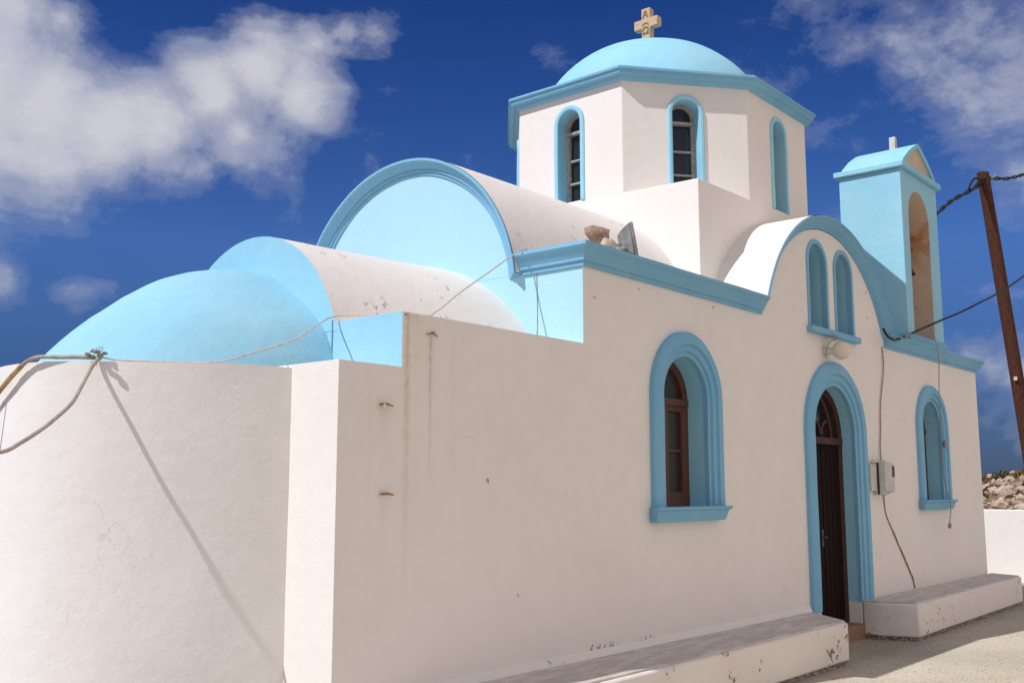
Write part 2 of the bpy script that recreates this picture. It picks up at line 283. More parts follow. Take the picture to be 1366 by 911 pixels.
# ---------------------------------------------------------------- object helpers
WL = {}        # world location of every object made here
def tag(o, label=None, cat=None, group=None, kind=None):
    if label: o['label'] = label
    if cat: o['category'] = cat
    if group: o['group'] = group
    if kind: o['kind'] = kind
    return o
def empty(name, loc):
    o = bpy.data.objects.new(name, None); COL.objects.link(o); o.location = loc; WL[o.name] = Vector(loc)
    o.empty_display_size = 0.3
    return o
def place(o, parent=None):
    """put the origin at the base centre of the mesh and hang it under its parent"""
    vs = o.data.vertices
    xs = [v.co.x for v in vs]; ys = [v.co.y for v in vs]; zs = [v.co.z for v in vs]
    c = Vector(((min(xs)+max(xs))/2, (min(ys)+max(ys))/2, min(zs)))
    o.data.transform(Matrix.Translation(-c))
    WL[o.name] = c
    if parent: o.parent = parent; o.location = c - WL[parent.name]
    else: o.location = c
    return o
def mk(name, verts, faces, mats, parent=None, smooth=False, mi=None, bev=0.0, bevseg=2, bevang=40):
    me = bpy.data.meshes.new(name); me.from_pydata([tuple(v) for v in verts], [], faces)
    if not isinstance(mats, (list, tuple)): mats = [mats]
    for x in mats: me.materials.append(x)
    if mi:
        for p, k in zip(me.polygons, mi): p.material_index = k
    bm = bmesh.new(); bm.from_mesh(me); bmesh.ops.recalc_face_normals(bm, faces=bm.faces)
    bm.to_mesh(me); bm.free()
    for p in me.polygons: p.use_smooth = smooth
    o = bpy.data.objects.new(name, me); COL.objects.link(o); place(o, parent)
    if bev:
        b = o.modifiers.new('b', 'BEVEL'); b.width = bev; b.segments = bevseg; b.limit_method = 'ANGLE'; b.angle_limit = radians(bevang); b.harden_normals = False
        for p in me.polygons: p.use_smooth = True
        autosm(o, 35)
    elif smooth: autosm(o, 42)
    return o
def autosm(o, ang):
    me = o.data
    bm = bmesh.new(); bm.from_mesh(me)
    for e in bm.edges:
        if len(e.link_faces) == 2 and e.calc_face_angle(0) > radians(ang): e.smooth = False
    bm.to_mesh(me); bm.free()
class MB:
    def __init__(s): s.v = []; s.f = []; s.m = []
    def add(s, vs, fs, m=0):
        k = len(s.v); s.v += [Vector(v) for v in vs]; s.f += [[i+k for i in f] for f in fs]; s.m += [m]*len(fs); return s
    def box(s, a, b, m=0):
        x0, y0, z0 = a; x1, y1, z1 = b
        return s.add([(x0,y0,z0),(x1,y0,z0),(x1,y1,z0),(x0,y1,z0),(x0,y0,z1),(x1,y0,z1),(x1,y1,z1),(x0,y1,z1)],
                     [(0,3,2,1),(4,5,6,7),(0,1,5,4),(1,2,6,5),(2,3,7,6),(3,0,4,7)], m)
    def prism(s, poly, a, b, fn, m=0):
        """poly in (u,v); fn(u,v,w) -> point"""
        n = len(poly)
        vs = [fn(u, v, a) for u, v in poly] + [fn(u, v, b) for u, v in poly]
        fs = [list(range(n))[::-1], [i+n for i in range(n)]] + [[i, (i+1) % n, (i+1) % n+n, i+n] for i in range(n)]
        return s.add(vs, fs, m)
    def tube(s, pts, r, seg=8, m=0, cap=True):
        pts = [Vector(p) for p in pts]; n = len(pts); rr = r if isinstance(r, (list, tuple)) else [r]*n
        T = [(pts[min(i+1, n-1)]-pts[max(i-1, 0)]).normalized() for i in range(n)]
        up = Vector((0, 0, 1)) if abs(T[0].z) < 0.9 else Vector((1, 0, 0))
        N = T[0].cross(up).normalized(); vs = []
        for i in range(n):
            N = (N - T[i]*N.dot(T[i])).normalized(); B = T[i].cross(N)
            for k in range(seg):
                a = 2*pi*k/seg; vs.append(pts[i] + (N*cos(a)+B*sin(a))*rr[i])
        fs = [[i*seg+k, i*seg+(k+1) % seg, (i+1)*seg+(k+1) % seg, (i+1)*seg+k] for i in range(n-1) for k in range(seg)]
        if cap: fs += [list(range(seg))[::-1], [(n-1)*seg+k for k in range(seg)]]
        return s.add(vs, fs, m)
    def build(s, name, mats, parent=None, smooth=False, **kw):
        return mk(name, s.v, s.f, mats, parent, smooth, s.m, **kw)
def catmull(P, k=8):
    P = [Vector(p) for p in P]; out = []
    for i in range(len(P)-1):
        p0 = P[max(i-1, 0)]; p1 = P[i]; p2 = P[i+1]; p3 = P[min(i+2, len(P)-1)]
        for j in range(k):
            t_ = j/k
            out.append(0.5*((2*p1)+(p2-p0)*t_+(2*p0-5*p1+4*p2-p3)*t_**2+(3*p1-p0-3*p2+p3)*t_**3))
    return out+[P[-1]]
def arc(cx, cz, r, a0, a1, n):
    return [(cx+r*cos(radians(a0+(a1-a0)*i/n)), cz+r*sin(radians(a0+(a1-a0)*i/n))) for i in range(n+1)]
# wall frames: fn(u, z, w): w points out of the wall
def south(y): return lambda u, z, w: Vector((u, y-w, z))
def west(x): return lambda u, z, w: Vector((x-w, u, z))
def face(o, ud, nn):
    o, ud, nn = Vector(o), Vector(ud), Vector(nn)
    return lambda u, z, w: Vector((o.x+ud.x*u+nn.x*w, o.y+ud.y*u+nn.y*w, z))
def arch_path(cx, half, z0, ztop, n=22):
    """points and outward directions, up one leg, over, down the other"""
    zs = ztop-half
    P = [((cx-half, z0), (-1, 0)), ((cx-half, zs), (-1, 0))]
    P += [((cx-half*cos(pi*i/n), zs+half*sin(pi*i/n)), (-cos(pi*i/n), sin(pi*i/n))) for i in range(1, n)]
    P += [((cx+half, zs), (1, 0)), ((cx+half, z0), (1, 0))]
    return P
def arch_poly(cx, half, z0, ztop, n=22): return [p for p, d in arch_path(cx, half, z0, ztop, n)]
WOB = 0.0035
def wv(v):
    n_ = noise.noise_vector(v*2.3)*WOB + noise.noise_vector(v*9)*WOB*.35
    return v+n_
def densify(path, step=.16):
    out = []
    for (a, da), (b, db) in zip(path, path[1:]):
        n_ = max(1, int(math.hypot(b[0]-a[0], b[1]-a[1])/step))
        for i in range(n_):
            f = i/n_; out.append(((a[0]+(b[0]-a[0])*f, a[1]+(b[1]-a[1])*f), (da[0]+(db[0]-da[0])*f, da[1]+(db[1]-da[1])*f)))
    return out+[path[-1]]
def sweep(mb, path, prof, fn, m=0, closed_prof=True):
    path = densify(path)
    """prof: list of (out, proud). path: [((u,z),(du,dz))]"""
    k = len(prof); vs = []
    for (u, z), (du, dz) in path:
        for a, w in prof:
            q = fn(u+du*a, z+dz*a, w); vs.append(wv(q) if w > 0.005 else q)
    fs = []
    for i in range(len(path)-1):
        for j in range(k if closed_prof else k-1):
            j2 = (j+1) % k; fs.append([i*k+j, i*k+j2, (i+1)*k+j2, (i+1)*k+j])
    if closed_prof: fs += [list(range(k))[::-1], [(len(path)-1)*k+j for j in range(k)]]
    mb.add(vs, fs, m)
def outward(bm):
    if bm.calc_volume(signed=True) < 0: bmesh.ops.reverse_faces(bm, faces=bm.faces)
def cutter(fn, poly, d0, d1):
    mb = MB().prism(poly, d0, d1, fn); me = bpy.data.meshes.new('cut'); me.from_pydata([tuple(v) for v in mb.v], [], mb.f)
    bm = bmesh.new(); bm.from_mesh(me); bmesh.ops.recalc_face_normals(bm, faces=bm.faces); outward(bm); bm.to_mesh(me); bm.free()
    o = bpy.data.objects.new('cut', me); COL.objects.link(o); return o
def raw(mb, mats):
    me = bpy.data.meshes.new('raw'); me.from_pydata([tuple(v) for v in mb.v], [], mb.f)
    for x in mats: me.materials.append(x)
    for p, k in zip(me.polygons, mb.m): p.material_index = k
    bm = bmesh.new(); bm.from_mesh(me); bmesh.ops.recalc_face_normals(bm, faces=bm.faces); outward(bm); bm.to_mesh(me); bm.free()
    o = bpy.data.objects.new('raw', me); COL.objects.link(o); return o
def booled(o, others, op):
    for c in others:
        md = o.modifiers.new('x', 'BOOLEAN'); md.operation = op; md.object = c; md.solver = 'EXACT'
    bpy.context.view_layer.update()
    me = bpy.data.meshes.new_from_object(o.evaluated_get(bpy.context.evaluated_depsgraph_get()))
    for x in o.data.materials[len(me.materials):]: me.materials.append(x)
    o.modifiers.clear(); o.data = me
    for c in others: bpy.data.objects.remove(c)
    return o

# ================================================================ SETTING
def ground_sheet():
    mk('ground', [(-900,-900,-0.04),(900,-900,-0.04),(900,900,-0.04),(-900,900,-0.04)], [(0,1,2,3)], M['earth'])
    tag(bpy.data.objects['ground'], kind='structure')
    # courtyard follows the low wall on its far side
    o = mk('courtyard', [(-14,-14,0),(19.4,-14,0),(19.4,14,0),(-14,14,0)], [(0,1,2,3)], M['ground'])
    tag(o, kind='structure')
ground_sheet()

# ================================================================ CHURCH
WY = 4.5                       # south wall plane
church = tag(empty('church', (10.0, 6.5, 0)), 'whitewashed domed chapel with light blue trim, vaults and bell tower', 'church')
S = south(WY)
W1 = (7.595, 0.355, 1.44, 2.70); W2 = (13.70, 0.355, 1.44, 2.70); DR = (10.66, 0.52, 0.02, 2.68)
D1 = (10.36, 0.215, 3.26, 4.18); D2 = (11.05, 0.215, 3.26, 4.18)

_arc = arc(10.63, 2.70, 1.66, 156.2, 23.8, 44)
_arc[0] = (_arc[0][0], 3.37); _arc[-1] = (_arc[-1][0], 3.37)
_m = len(_arc); _V = [(u, WY, z) for u, z in _arc]+[(u, WY+.35, z) for u, z in _arc]
_V += [(6.15, WY, -.1), (15.75, WY, -.1), (15.75, WY, 3.37), (6.15, WY, 3.37), (6.15, 8.5, -.1), (15.75, 8.5, -.1), (15.75, 8.5, 3.37), (6.15, 8.5, 3.37)]
_b = 2*_m
_F = [[_b, _b+1, _b+2]+[i for i in range(_m-1, -1, -1)]+[_b+3], [_m+i for i in range(_m)]]
_F += [[i, i+1, _m+i+1, _m+i] for i in range(_m-1)]
_F += [[_b+3, 0, _m, 2*_m-1, _m-1, _b+2, _b+6, _b+7], [_b+4, _b+5, _b+6, _b+7], [_b, _b+1, _b+5, _b+4], [_b+1, _b+2, _b+6, _b+5], [_b, _b+3, _b+7, _b+4]]
B0 = raw(MB().add(_V, _F), [M['white'], M['blue'], M['blue_pale'], M['blue_deep']])
parts = [raw(MB().box((4.3, WY, -0.1), (6.3, 8.3, 2.66)), [M['white']]),
         raw(MB().box((3.81, WY, -0.1), (4.5, 7.6, 2.32)), [M['white']])]
booled(B0, parts, 'UNION')
cuts = [cutter(S, arch_poly(c, h, z0, zt), -0.5, 0.4) for c, h, z0, zt in (W1, W2, DR)]
cuts += [cutter(S, arch_poly(c, h, z0, zt), -0.28, 0.4) for c, h, z0, zt in (D1, D2)]
booled(B0, cuts, 'DIFFERENCE')
bm = bmesh.new(); bm.from_mesh(B0.data)
for zc in (0.38, 2.322, 2.662): bmesh.ops.bisect_plane(bm, geom=bm.verts[:]+bm.edges[:]+bm.faces[:], plane_co=(0, 0, zc), plane_no=(0, 0, 1))
bm.to_mesh(B0.data); bm.free()
B0.name = 'wall'; B0.data.name = 'wall'
for p in B0.data.polygons:
    n = p.normal; c = p.center
    p.material_index = 0 if n.x > -0.9 else 2 if (abs(c.x-6.15) < .02 and c.z > 2.6) else 3 if (abs(c.x-4.3) < .02 and c.z > 2.3) else 0
    # lining of every opening is painted blue
    if 4.501 < c.y < 4.99 and 6.5 < c.x < 15 and c.z < 4.3 and abs(n.z) < 0.999 and c.x != 0:
        if any(abs(c.x-a) <= h+0.01 and z0-.01 < c.z < zt+.01 for a, h, z0, zt in (W1, W2, DR, D1, D2)) and c.y > 4.502:
            if not (abs(c.x-DR[0]) < .6 and c.z < 0.38): p.material_index = 1
    elif 4.501 < c.y < 4.99 and any(abs(c.x-a) <= h+0.01 and abs(c.z-z0) < .01 for a, h, z0, zt in (W1, W2, D1, D2)): p.material_index = 1
place(B0, church)
for p in B0.data.polygons: p.use_smooth = False
bv = B0.modifiers.new('b', 'BEVEL'); bv.width = 0.013; bv.segments = 2; bv.limit_method = 'ANGLE'; bv.angle_limit = radians(50)

# apse drum and its half dome
AC = (4.81, 6.05); AX, AY = 2.15, 1.2765
mb = MB(); n = 72; rows = []
for k in range(n+1):
    a = radians(117+ (243-117)*k/n)
    for j in range(15):
        z = -0.1 + 2.4*j/14
        r = 0.012*noise.noise(Vector((a*2.2, z*1.1, 3))) + 0.006*noise.noise(Vector((a*7, z*4, 7)))
        ex, ey = cos(a)/AX, sin(a)/AY; r += 1/sqrt(ex*ex+ey*ey)
        if j == 14: z = 2.30 + 0.010*noise.noise(Vector((a*3, 1, 9)))
        mb.v.append(Vector((AC[0]+r*cos(a), AC[1]+r*sin(a), z)))
    rows.append(k)
for k in range(n):
    for j in range(14): mb.f.append([k*15+j, (k+1)*15+j, (k+1)*15+j+1, k*15+j+1]); mb.m.append(0)
base = len(mb.v); mb.v.append(Vector((AC[0]-.6, AC[1], 2.30)))
for k in range(n): mb.f.append([k*15+14, (k+1)*15+14, base]); mb.m.append(0)
mb.build('apse_wall', M['white_rough'], church, smooth=True)

HDC = (4.32, 6.05, 2.20)
mb = MB(); nu, nv = 64, 32
HRX, HRY, HRZ = 1.56, 0.935, 0.91
CONE = catmull([(1.0,-.12,0),(.985,.02,0),(.90,.22,0),(.78,.43,0),(.65,.62,0),(.53,.76,0),(.40,.865,0),(.24,.95,0),(.10,.99,0),(0,1,0)], 8)
ELL = catmull([(1.0,-.12,0),(1.0,.04,0),(.985,.23,0),(.87,.46,0),(.66,.66,0),(.50,.78,0),(.40,.85,0),(.24,.95,0),(.10,.99,0),(0,1,0)], 8)
nv = len(CONE)-1
for i in range(nv+1):
    for j in range(nu+1):
        th = radians(88+184*j/nu); w_ = abs(sin(th))**3
        q = CONE[i].lerp(ELL[i], w_)
        x = HDC[0]+HRX*q.x*cos(th); y = HDC[1]+HRY*q.x*sin(th); z = HDC[2]+HRZ*q.y
        k_ = 0.010*noise.noise(Vector((x*2, y*2, z*2)))+0.003*noise.noise(Vector((x*8, y*8, z*8)))
        mb.v.append(Vector((x-k_, y, z+k_)))
for i in range(nv):
    for j in range(nu): mb.f.append([i*(nu+1)+j, i*(nu+1)+j+1, (i+1)*(nu+1)+j+1, (i+1)*(nu+1)+j]); mb.m.append(0)
mb.build('half_dome', M['blue_deep'], church, smooth=True)

def loft(name, A, B, xa, xb, mats, axis, nseg=14, capA=None, ease=1.0, wob=0.012, close=True):
    """vault surface between two profiles of equal length; A at xa, B at xb"""
    mb = MB(); k = len(A)
    for i in range(nseg+1):
        t_ = i/nseg; s_ = t_**ease
        for (a, b) in zip(A, B):
            u = a[0]+(b[0]-a[0])*s_; z = a[1]+(b[1]-a[1])*s_; w = xa+(xb-xa)*t_
            d = wob*noise.noise(Vector((u*1.3, w*1.3, z*1.3)))*min(1, 4*t_)
            z += d
            mb.v.append(Vector((w, u, z)) if axis == 'x' else Vector((u, w, z)))
    for i in range(nseg):
        for j in range(k-1): mb.f.append([i*k+j, i*k+j+1, (i+1)*k+j+1, (i+1)*k+j]); mb.m.append(0)
    if capA is not None: mb.f.append(list(range(k))); mb.m.append(capA)
    if close: mb.f.append([nseg*k+j for j in range(k)]); mb.m.append(0)
    if close: mb.f.append([i*k for i in range(nseg+1)]+[i*k+k-1 for i in range(nseg, -1, -1)]); mb.m.append(0)
    return mb.build(name, mats, church, smooth=True)
# low vault behind the half dome
A = [(5.10, 2.60)]+arc(6.05, 2.40, 0.955, 163, 17, 36)+[(7.0, 2.60)]
B = [(4.95, 2.60)]+arc(6.35, 1.84, 1.62, 148, 32, 36)+[(7.75, 2.60)]
loft('altar_vault', A, B, 4.297, 6.2, [M['white_worn'], M['blue_deep']], 'x', capA=1)
# nave vault
A = arc(6.40, 3.10, 1.330, 173, 7, 46)
B = arc(6.48, 3.10, 1.37, 173, 7, 46)
loft('nave_vault', A, B, 6.062, 14.3, [M['white_worn'], M['blue_pale']], 'x', nseg=30, ease=.6, close=False)
MB().prism([(5.12, 3.1)]+arc(6.48, 3.10, 1.365, 173, 7, 40)+[(7.84, 3.1)], -.3, .001, west(14.299)).build('west_gable', M['white'], church)
MB().prism([(5.17, 3.26)]+arc(6.40, 3.10, 1.24, 172, 8, 40)+[(7.63, 3.26)], 0.002, -.2, west(6.15)).build('tympanum', M['blue_pale'], church)
# cross vault running to the door front
A = arc(10.63, 2.72, 1.781, 157.4, 22.6, 46)
B = arc(10.60, 2.55, 1.94, 159, 21, 46)
loft('cross_vault', A, B, 4.402, 5.15, [M['white'], M['white']], 'y', ease=1.3, close=False)

# mouldings: proud, down
CORN = [(-0.06, 0.0), (0.105, 0.0), (0.108, 0.028), (0.085, 0.045), (0.060, 0.085), (0.042, 0.110), (0.040, 0.128), (0.022, 0.132), (0.020, 0.165), (-0.06, 0.170)]
def cornice(name, pts, ztop, mat, parent, ends=None, close=False, prof=CORN, scale=1.0):
    """pts: plan polyline with the wall on its left side seen along the walk (outside on the right)"""
    pts = list(pts)+([pts[0]] if close else [])
    dn = []
    for a_, b_ in zip(pts, pts[1:]):
        n_ = max(1, int(math.hypot(b_[0]-a_[0], b_[1]-a_[1])/.3))
        dn += [(a_[0]+(b_[0]-a_[0])*i/n_, a_[1]+(b_[1]-a_[1])*i/n_) for i in range(n_)]
    pts = dn+([] if close else [pts[-1]])
    P = [Vector((p[0], p[1], 0)) for p in pts]; n = len(P); mb = MB(); k = len(prof)
    for i in range(n):
        dirs = []
        if i > 0 or close: dirs.append((P[i]-P[i-1]).normalized())
        if i < n-1 or close: dirs.append((P[(i+1) % n]-P[i]).normalized())
        ns = [Vector((d.y, -d.x, 0)) for d in dirs]
        m_ = sum(ns, Vector())/len(ns); m_ = m_/max(m_.length_squared, .2)
        for a, d in prof:
            q = P[i]+m_*a*scale+Vector((0, 0, ztop-d*scale)); mb.v.append(wv(q) if a > 0.005 else q)
    R = n if close else n-1
    for i in range(R):
        for j in range(k):
            mb.f.append([i*k+j, i*k+(j+1) % k, ((i+1) % n)*k+(j+1) % k, ((i+1) % n)*k+j]); mb.m.append(0)
    if not close: mb.f += [list(range(k))[::-1], [(n-1)*k+j for j in range(k)]]; mb.m += [0, 0]
    return mb.build(name, mat, parent, smooth=False)
# subdivide long runs so they waver a little
def run(a, b, n=8):
    return [(a[0]+(b[0]-a[0])*i/n, a[1]+(b[1]-a[1])*i/n) for i in range(n+1)]
cornice('cornice', [(6.15, 5.08), (6.15, WY), (9.03, WY)], 3.41, M['blue_trim'], church)
cornice('cornice', [(12.20, WY), (15.75, WY), (15.75, 8.5), (6.15, 8.5), (6.15, 7.72)], 3.41, M['blue_trim'], church)
ARCHP = [(-0.06, 0.0), (0.105, 0.0), (0.107, 0.022), (0.085, 0.034), (0.052, 0.068), (0.036, 0.076), (0.033, 0.100), (0.018, 0.104), (0.016, 0.128), (-0.06, 0.130)]
# arched mouldings follow the same section turned on the arch
def archivolt(name, fn, cx, cz, R, a0, a1, parent, mat, n=64, scale=1.0):
    mb = MB(); path = [((cx+R*cos(radians(a)), cz+R*sin(radians(a))), (cos(radians(a)), sin(radians(a)))) for a in [a0+(a1-a0)*i/n for i in range(n+1)]]
    prof = [(-d*scale, w*scale) for w, d in ARCHP]
    sweep(mb, path, prof, fn)
    return mb.build(name, mat, parent, smooth=False)
archivolt('arch_moulding', S, 10.63, 2.72, 1.775, 157.2, 22.8, church, M['blue_trim'])
archivolt('arch_moulding', west(6.15), 6.40, 3.10, 1.325, 173.5, 6, church, M['blue_trim'])

# surrounds of the openings -------------------------------------------------
SUR = [(-0.004, -0.03), (-0.004, 0.010), (0.036, 0.013), (0.042, 0.034), (0.094, 0.040), (0.101, 0.060), (0.145, 0.066), (0.182, 0.056), (0.203, 0.040), (0.207, -0.03)]
def surround(w, z0, parent, wide=1.0):
    c, h, _, zt = w
    mb = MB(); sweep(mb, arch_path(c, h, z0, zt, 32), [(a*wide, b_) for a, b_ in SUR], S)
    return mb.build('surround', M['blue_trim'], parent, smooth=False)
def sill(c, half, zt, zb, parent, proud=0.14):
    mb = MB(); prof = [(-0.0, 0.0), (proud, 0.0), (proud, 0.022), (proud-0.022, 0.032), (proud-.045, zt-zb-0.012), (proud-.05, zt-zb), (-0.0, zt-zb)]
    # walk round three sides: left return, front, right return
    pts = [Vector((c-half, WY+0.04, 0)), Vector((c-half, WY, 0)), Vector((c+half, WY, 0)), Vector((c+half, WY+0.04, 0))]
    k = len(prof)
    for sgn, p in ((-1, pts[1]), (1, pts[2])):
        for a, d in prof: mb.v.append(Vector((p.x+sgn*max(a-.08, -.02)*1.0, WY-a, zt-d)))
    for j in range(k): mb.f.append([j, (j+1) % k, k+(j+1) % k, k+j]); mb.m.append(0)
    mb.f += [list(range(k))[::-1], [k+j for j in range(k)]]; mb.m += [0, 0]
    return mb.build('sill', M['blue_trim'], parent, bev=0.005)

def sash(fn, c, half, z0, zt, d, parent, mat, glass, transom, bars, fw=0.05, leaf=True, fan='plain'):
    """timber frame in an arched opening at depth d behind the wall face"""
    mb = MB(); sweep(mb, arch_path(c, half, z0, zt, 24), [(0.004, -d-0.07), (0.004, -d), (-fw, -d), (-fw-0.008, -d-0.012), (-fw-0.008, -d-0.07)], fn)
    fr = mb.build('frame', mat, parent, smooth=False)
    def bar(u0, u1, za, zb, dd=0.0): MB().prism([(u0, za), (u1, za), (u1, zb), (u0, zb)], -d-0.06, -d+0.003+dd, fn).build('glazing_bar', mat, parent)
    bar(c-half+fw, c+half-fw, z0, z0+fw*1.2)
    if transom: bar(c-half+0.01, c+half-0.01, transom, transom+fw*1.05, 0.012)
    top = transom if transom else zt-half
    if leaf:
        bar(c-half+fw+.003, c-half+fw*1.9, z0+fw*1.2, top, -0.012); bar(c+half-fw*1.9, c+half-fw-.003, z0+fw*1.2, top, -0.012)
        bar(c-fw*.62, c+fw*.62, z0+fw*1.2, top, -0.010)
        for s_ in (-1, 1):
            a0, a1 = sorted((c+s_*fw*.62, c+s_*(half-fw*1.9)))
            bar(a0, a1, top-fw*.9, top, -0.013); bar(a0, a1, z0+fw*1.2, z0+fw*2.1, -0.013)
            for zz in bars: bar(a0, a1, zz, zz+fw*.45, -0.02)
    else:
        for zz in bars: bar(c-half+fw, c+half-fw, zz, zz+fw*.6, -0.006)
    g = MB().prism(arch_poly(c, half-0.02, z0+0.02, zt-0.02), -d-0.05, -d-0.044, fn)
    g.build('pane', glass, parent)
    return fr
def church_window(w, zsill):
    c, h, z0, zt = w
    e = empty('window', (c, WY, z0)); e.parent = church; e.location = Vector((c, WY, z0))-WL[church.name]
    surround(w, z0-0.0, e); sill(c-.045, h+0.205, z0+0.005, z0-0.115, e, .12)
    sash(S, c, h, z0+.004, zt, 0.19, e, M['wood'], M['glass_dusty'], zt-0.40, [z0+0.46], 0.055)
    return e
church_window(W1, 1.4); church_window(W2, 1.4)

# paired slit windows over the door
e = empty('window', (10.7, WY, 3.2)); e.parent = church; e.location = Vector((10.7, WY, 3.2))-WL[church.name]
for w in (D1, D2):
    c, h, z0, zt = w
    mb = MB(); sweep(mb, arch_path(c, h, z0, zt, 24), [(-0.003, -0.05), (-0.003, 0.012), (0.045, 0.014), (0.05, -0.02)], S); mb.build('surround', M['blue_trim'], e)
    g = MB().prism(arch_poly(c, h-.004, z0, zt-.004), -0.262, -0.256, S); g.build('pane', M['glass_dusty'], e)
    mb = MB(); sweep(mb, arch_path(c, h-.002, z0, zt-.002, 20), [(0.0, -0.255), (0.0, -0.225), (-0.03, -0.225), (-0.03, -0.255)], S)
    for zz in (z0+.3, z0+.6): mb.prism([(c-h, zz), (c+h, zz), (c+h, zz+.02), (c-h, zz+.02)], -0.255, -0.235, S)
    mb.build('frame', M['wood'], e)
sb = MB(); sb.box((10.06, WY-0.075, 3.195), (11.33, WY+0.02, 3.262)); sb.build('sill', M['blue_trim'], e, bev=0.008)

# door -----------------------------------------------------------------------
c, h, z0, zt = DR
e = empty('door', (c, WY, 0)); e.parent = church; e.location = Vector((c, WY, 0))-WL[church.name]
surround((c, h, .375, zt), .375, e, 1.22)
dd = 0.145
mb = MB(); sweep(mb, arch_path(c, h, 0.16, zt, 28), [(0.004, -dd-0.09), (0.004, -dd), (-0.06, -dd), (-0.07, -dd-0.015), (-0.07, -dd-0.09)], S)
mb.build('frame', M['wood_mid'], e)
mb = MB(); zt_ = 2.06
mb.prism([(c-h+.01, zt_), (c+h-.01, zt_), (c+h-.01, zt_+.075), (c-h+.01, zt_+.075)], -dd-0.07, -dd+0.012, S)
fan = mb
# pointed tracery of the fanlight: two curved bars meeting at the top and a shouldered base
def curve_bar(P, hw, w0, w1):
    n_ = len(P)
    L_ = []; R_ = []
    for i in range(n_):
        a = Vector(P[max(i-1, 0)]); b2 = Vector(P[min(i+1, n_-1)]); d_ = (b2-a).normalized(); nn = Vector((-d_.y, d_.x))
        L_.append(Vector(P[i])+nn*hw); R_.append(Vector(P[i])-nn*hw)
    for i in range(n_-1):
        fan.prism([tuple(L_[i]), tuple(L_[i+1]), tuple(R_[i+1]), tuple(R_[i])], w0, w1, S)
apx = (c, zt-.10)
for s_ in (-1, 1):
    curve_bar([(c+s_*0.26, zt_+.075), (c+s_*.25, zt_+.17), (c+s_*.19, zt_+.30), (c+s_*.10, zt_+.43), apx], .018, -dd-.06, -dd-.005)
    curve_bar([(c, zt_+.075), (c+s_*.02, zt_+.16), (c+s_*.06, zt_+.22), (c+s_*.15, zt_+.26)], .016, -dd-.06, -dd-.008)
fan.build('fanlight', M['wood_mid'], e)
MB().prism(arch_poly(c, h-.02, zt_+.03, zt-.02), -dd-.055, -dd-.049, S).build('pane', M['glass'], e)
for s_ in (-1, 1):                                  # two leaves, vertical boards
    mb = MB(); u0 = c+s_*0.004; u1 = c+s_*(h-.062)
    a0, a1 = sorted((u0, u1))
    mb.prism([(a0, .17), (a1, .17), (a1, zt_), (a0, zt_)], -dd-.07, -dd-.04, S)
    nb = 4
    for k in range(nb):
        x0 = a0+(a1-a0)*k/nb+.006; x1 = a0+(a1-a0)*(k+1)/nb-.006
        mb.prism([(x0, .175), (x1, .175), (x1, zt_-.004), (x0, zt_-.004)], -dd-.045, -dd-.022, S)
    leaf = mb.build('door_leaf', M['wood_dark'], e, bev=0.003)
hd = MB(); hd.tube([(c-.06, WY+dd-.0, 1.08), (c-.06, WY+dd-.035, 1.08), (c-.15, WY+dd-.04, 1.08)], .011); hd.box((c-.085, WY+dd+.01, .98), (c-.035, WY+dd+.025, 1.16))
hd.build('handle', M['metal_dark'], e)
mb = MB(); mb.box((c-h+.002, WY-.03, -.02), (c+h-.002, WY+.45, .155)); mb.build('threshold', M['brick_step'], e, bev=.008)

# bell tower -----------------------------------------------------------------
TX0, TX1, TY0, TY1 = 12.99, 14.36, 4.47, 5.28
mbt = MB(); F = south(TY0)
tw = raw(MB().box((TX0, TY0, 3.30), (TX1, TY1, 5.66)), [M['blue_deep'], M['cream']])
OPN = (13.61, 0.385, 3.50, 5.46)
booled(tw, [cutter(F, arch_poly(*OPN), -1.2, 0.4)], 'DIFFERENCE')
for p in tw.data.polygons:
    cc = p.center
    if TY0+.01 < cc.y < TY1-.01 and abs(cc.x-OPN[0]) < OPN[1]+.01 and cc.z < 5.5: p.material_index = 1
tw.name = 'bell_tower'; place(tw, church)
bv = tw.modifiers.new('b', 'BEVEL'); bv.width = 0.012; bv.segments = 2; bv.limit_method = 'ANGLE'; bv.angle_limit = radians(50)
MB().box((TX0-.03, TY0-.03, 3.36), (TX1+.06, TY1+.03, 3.52)).build('plinth', M['blue_trim'], tw, bev=.02)
MB().box((TX0-.055, TY0-.055, 5.66), (TX1+.055, TY1+.055, 5.735)).build('cornice', M['blue'], tw, bev=.012)
# gabled cap with a softly arched pediment
gpoly = [(TX0+.03, 5.735), (TX0+.10, 5.80)]+[(13.675+.545*sin(radians(a)), 5.62+.50*cos(radians(a))) for a in range(-60, 61, 6)]+[(TX1-.10, 5.80), (TX1-.03, 5.735)]
gable = [(TX0+.03, 5.735), (TX0+.09, 5.80), (13.30, 5.955), (13.56, 6.095), (13.675, 6.14), (13.79, 6.095), (14.05, 5.955), (TX1-.09, 5.80), (TX1-.03, 5.735)]
ycap = south(TY0-.02)
capo = raw(MB().prism(gable, -(TY1-TY0), 0.0, ycap), [M['blue'], M['cream']])
inn = [(13.675+(u-13.675)*.80, 5.76+(z-5.735)*.80) for u, z in gable]
booled(capo, [cutter(ycap, inn, -.035, .2)], 'DIFFERENCE')
for p in capo.data.polygons:
    if abs(p.center.y-(TY0+.015)) < .004: p.material_index = 1
capo.name = 'cap_roof'; place(capo, tw)
MB().prism([(13.63, 6.10), (13.72, 6.10), (13.71, 6.30), (13.64, 6.30)], -.10, -.02, south(4.72)).build('post_stub', M['plastic_white'], tw, bev=.006)

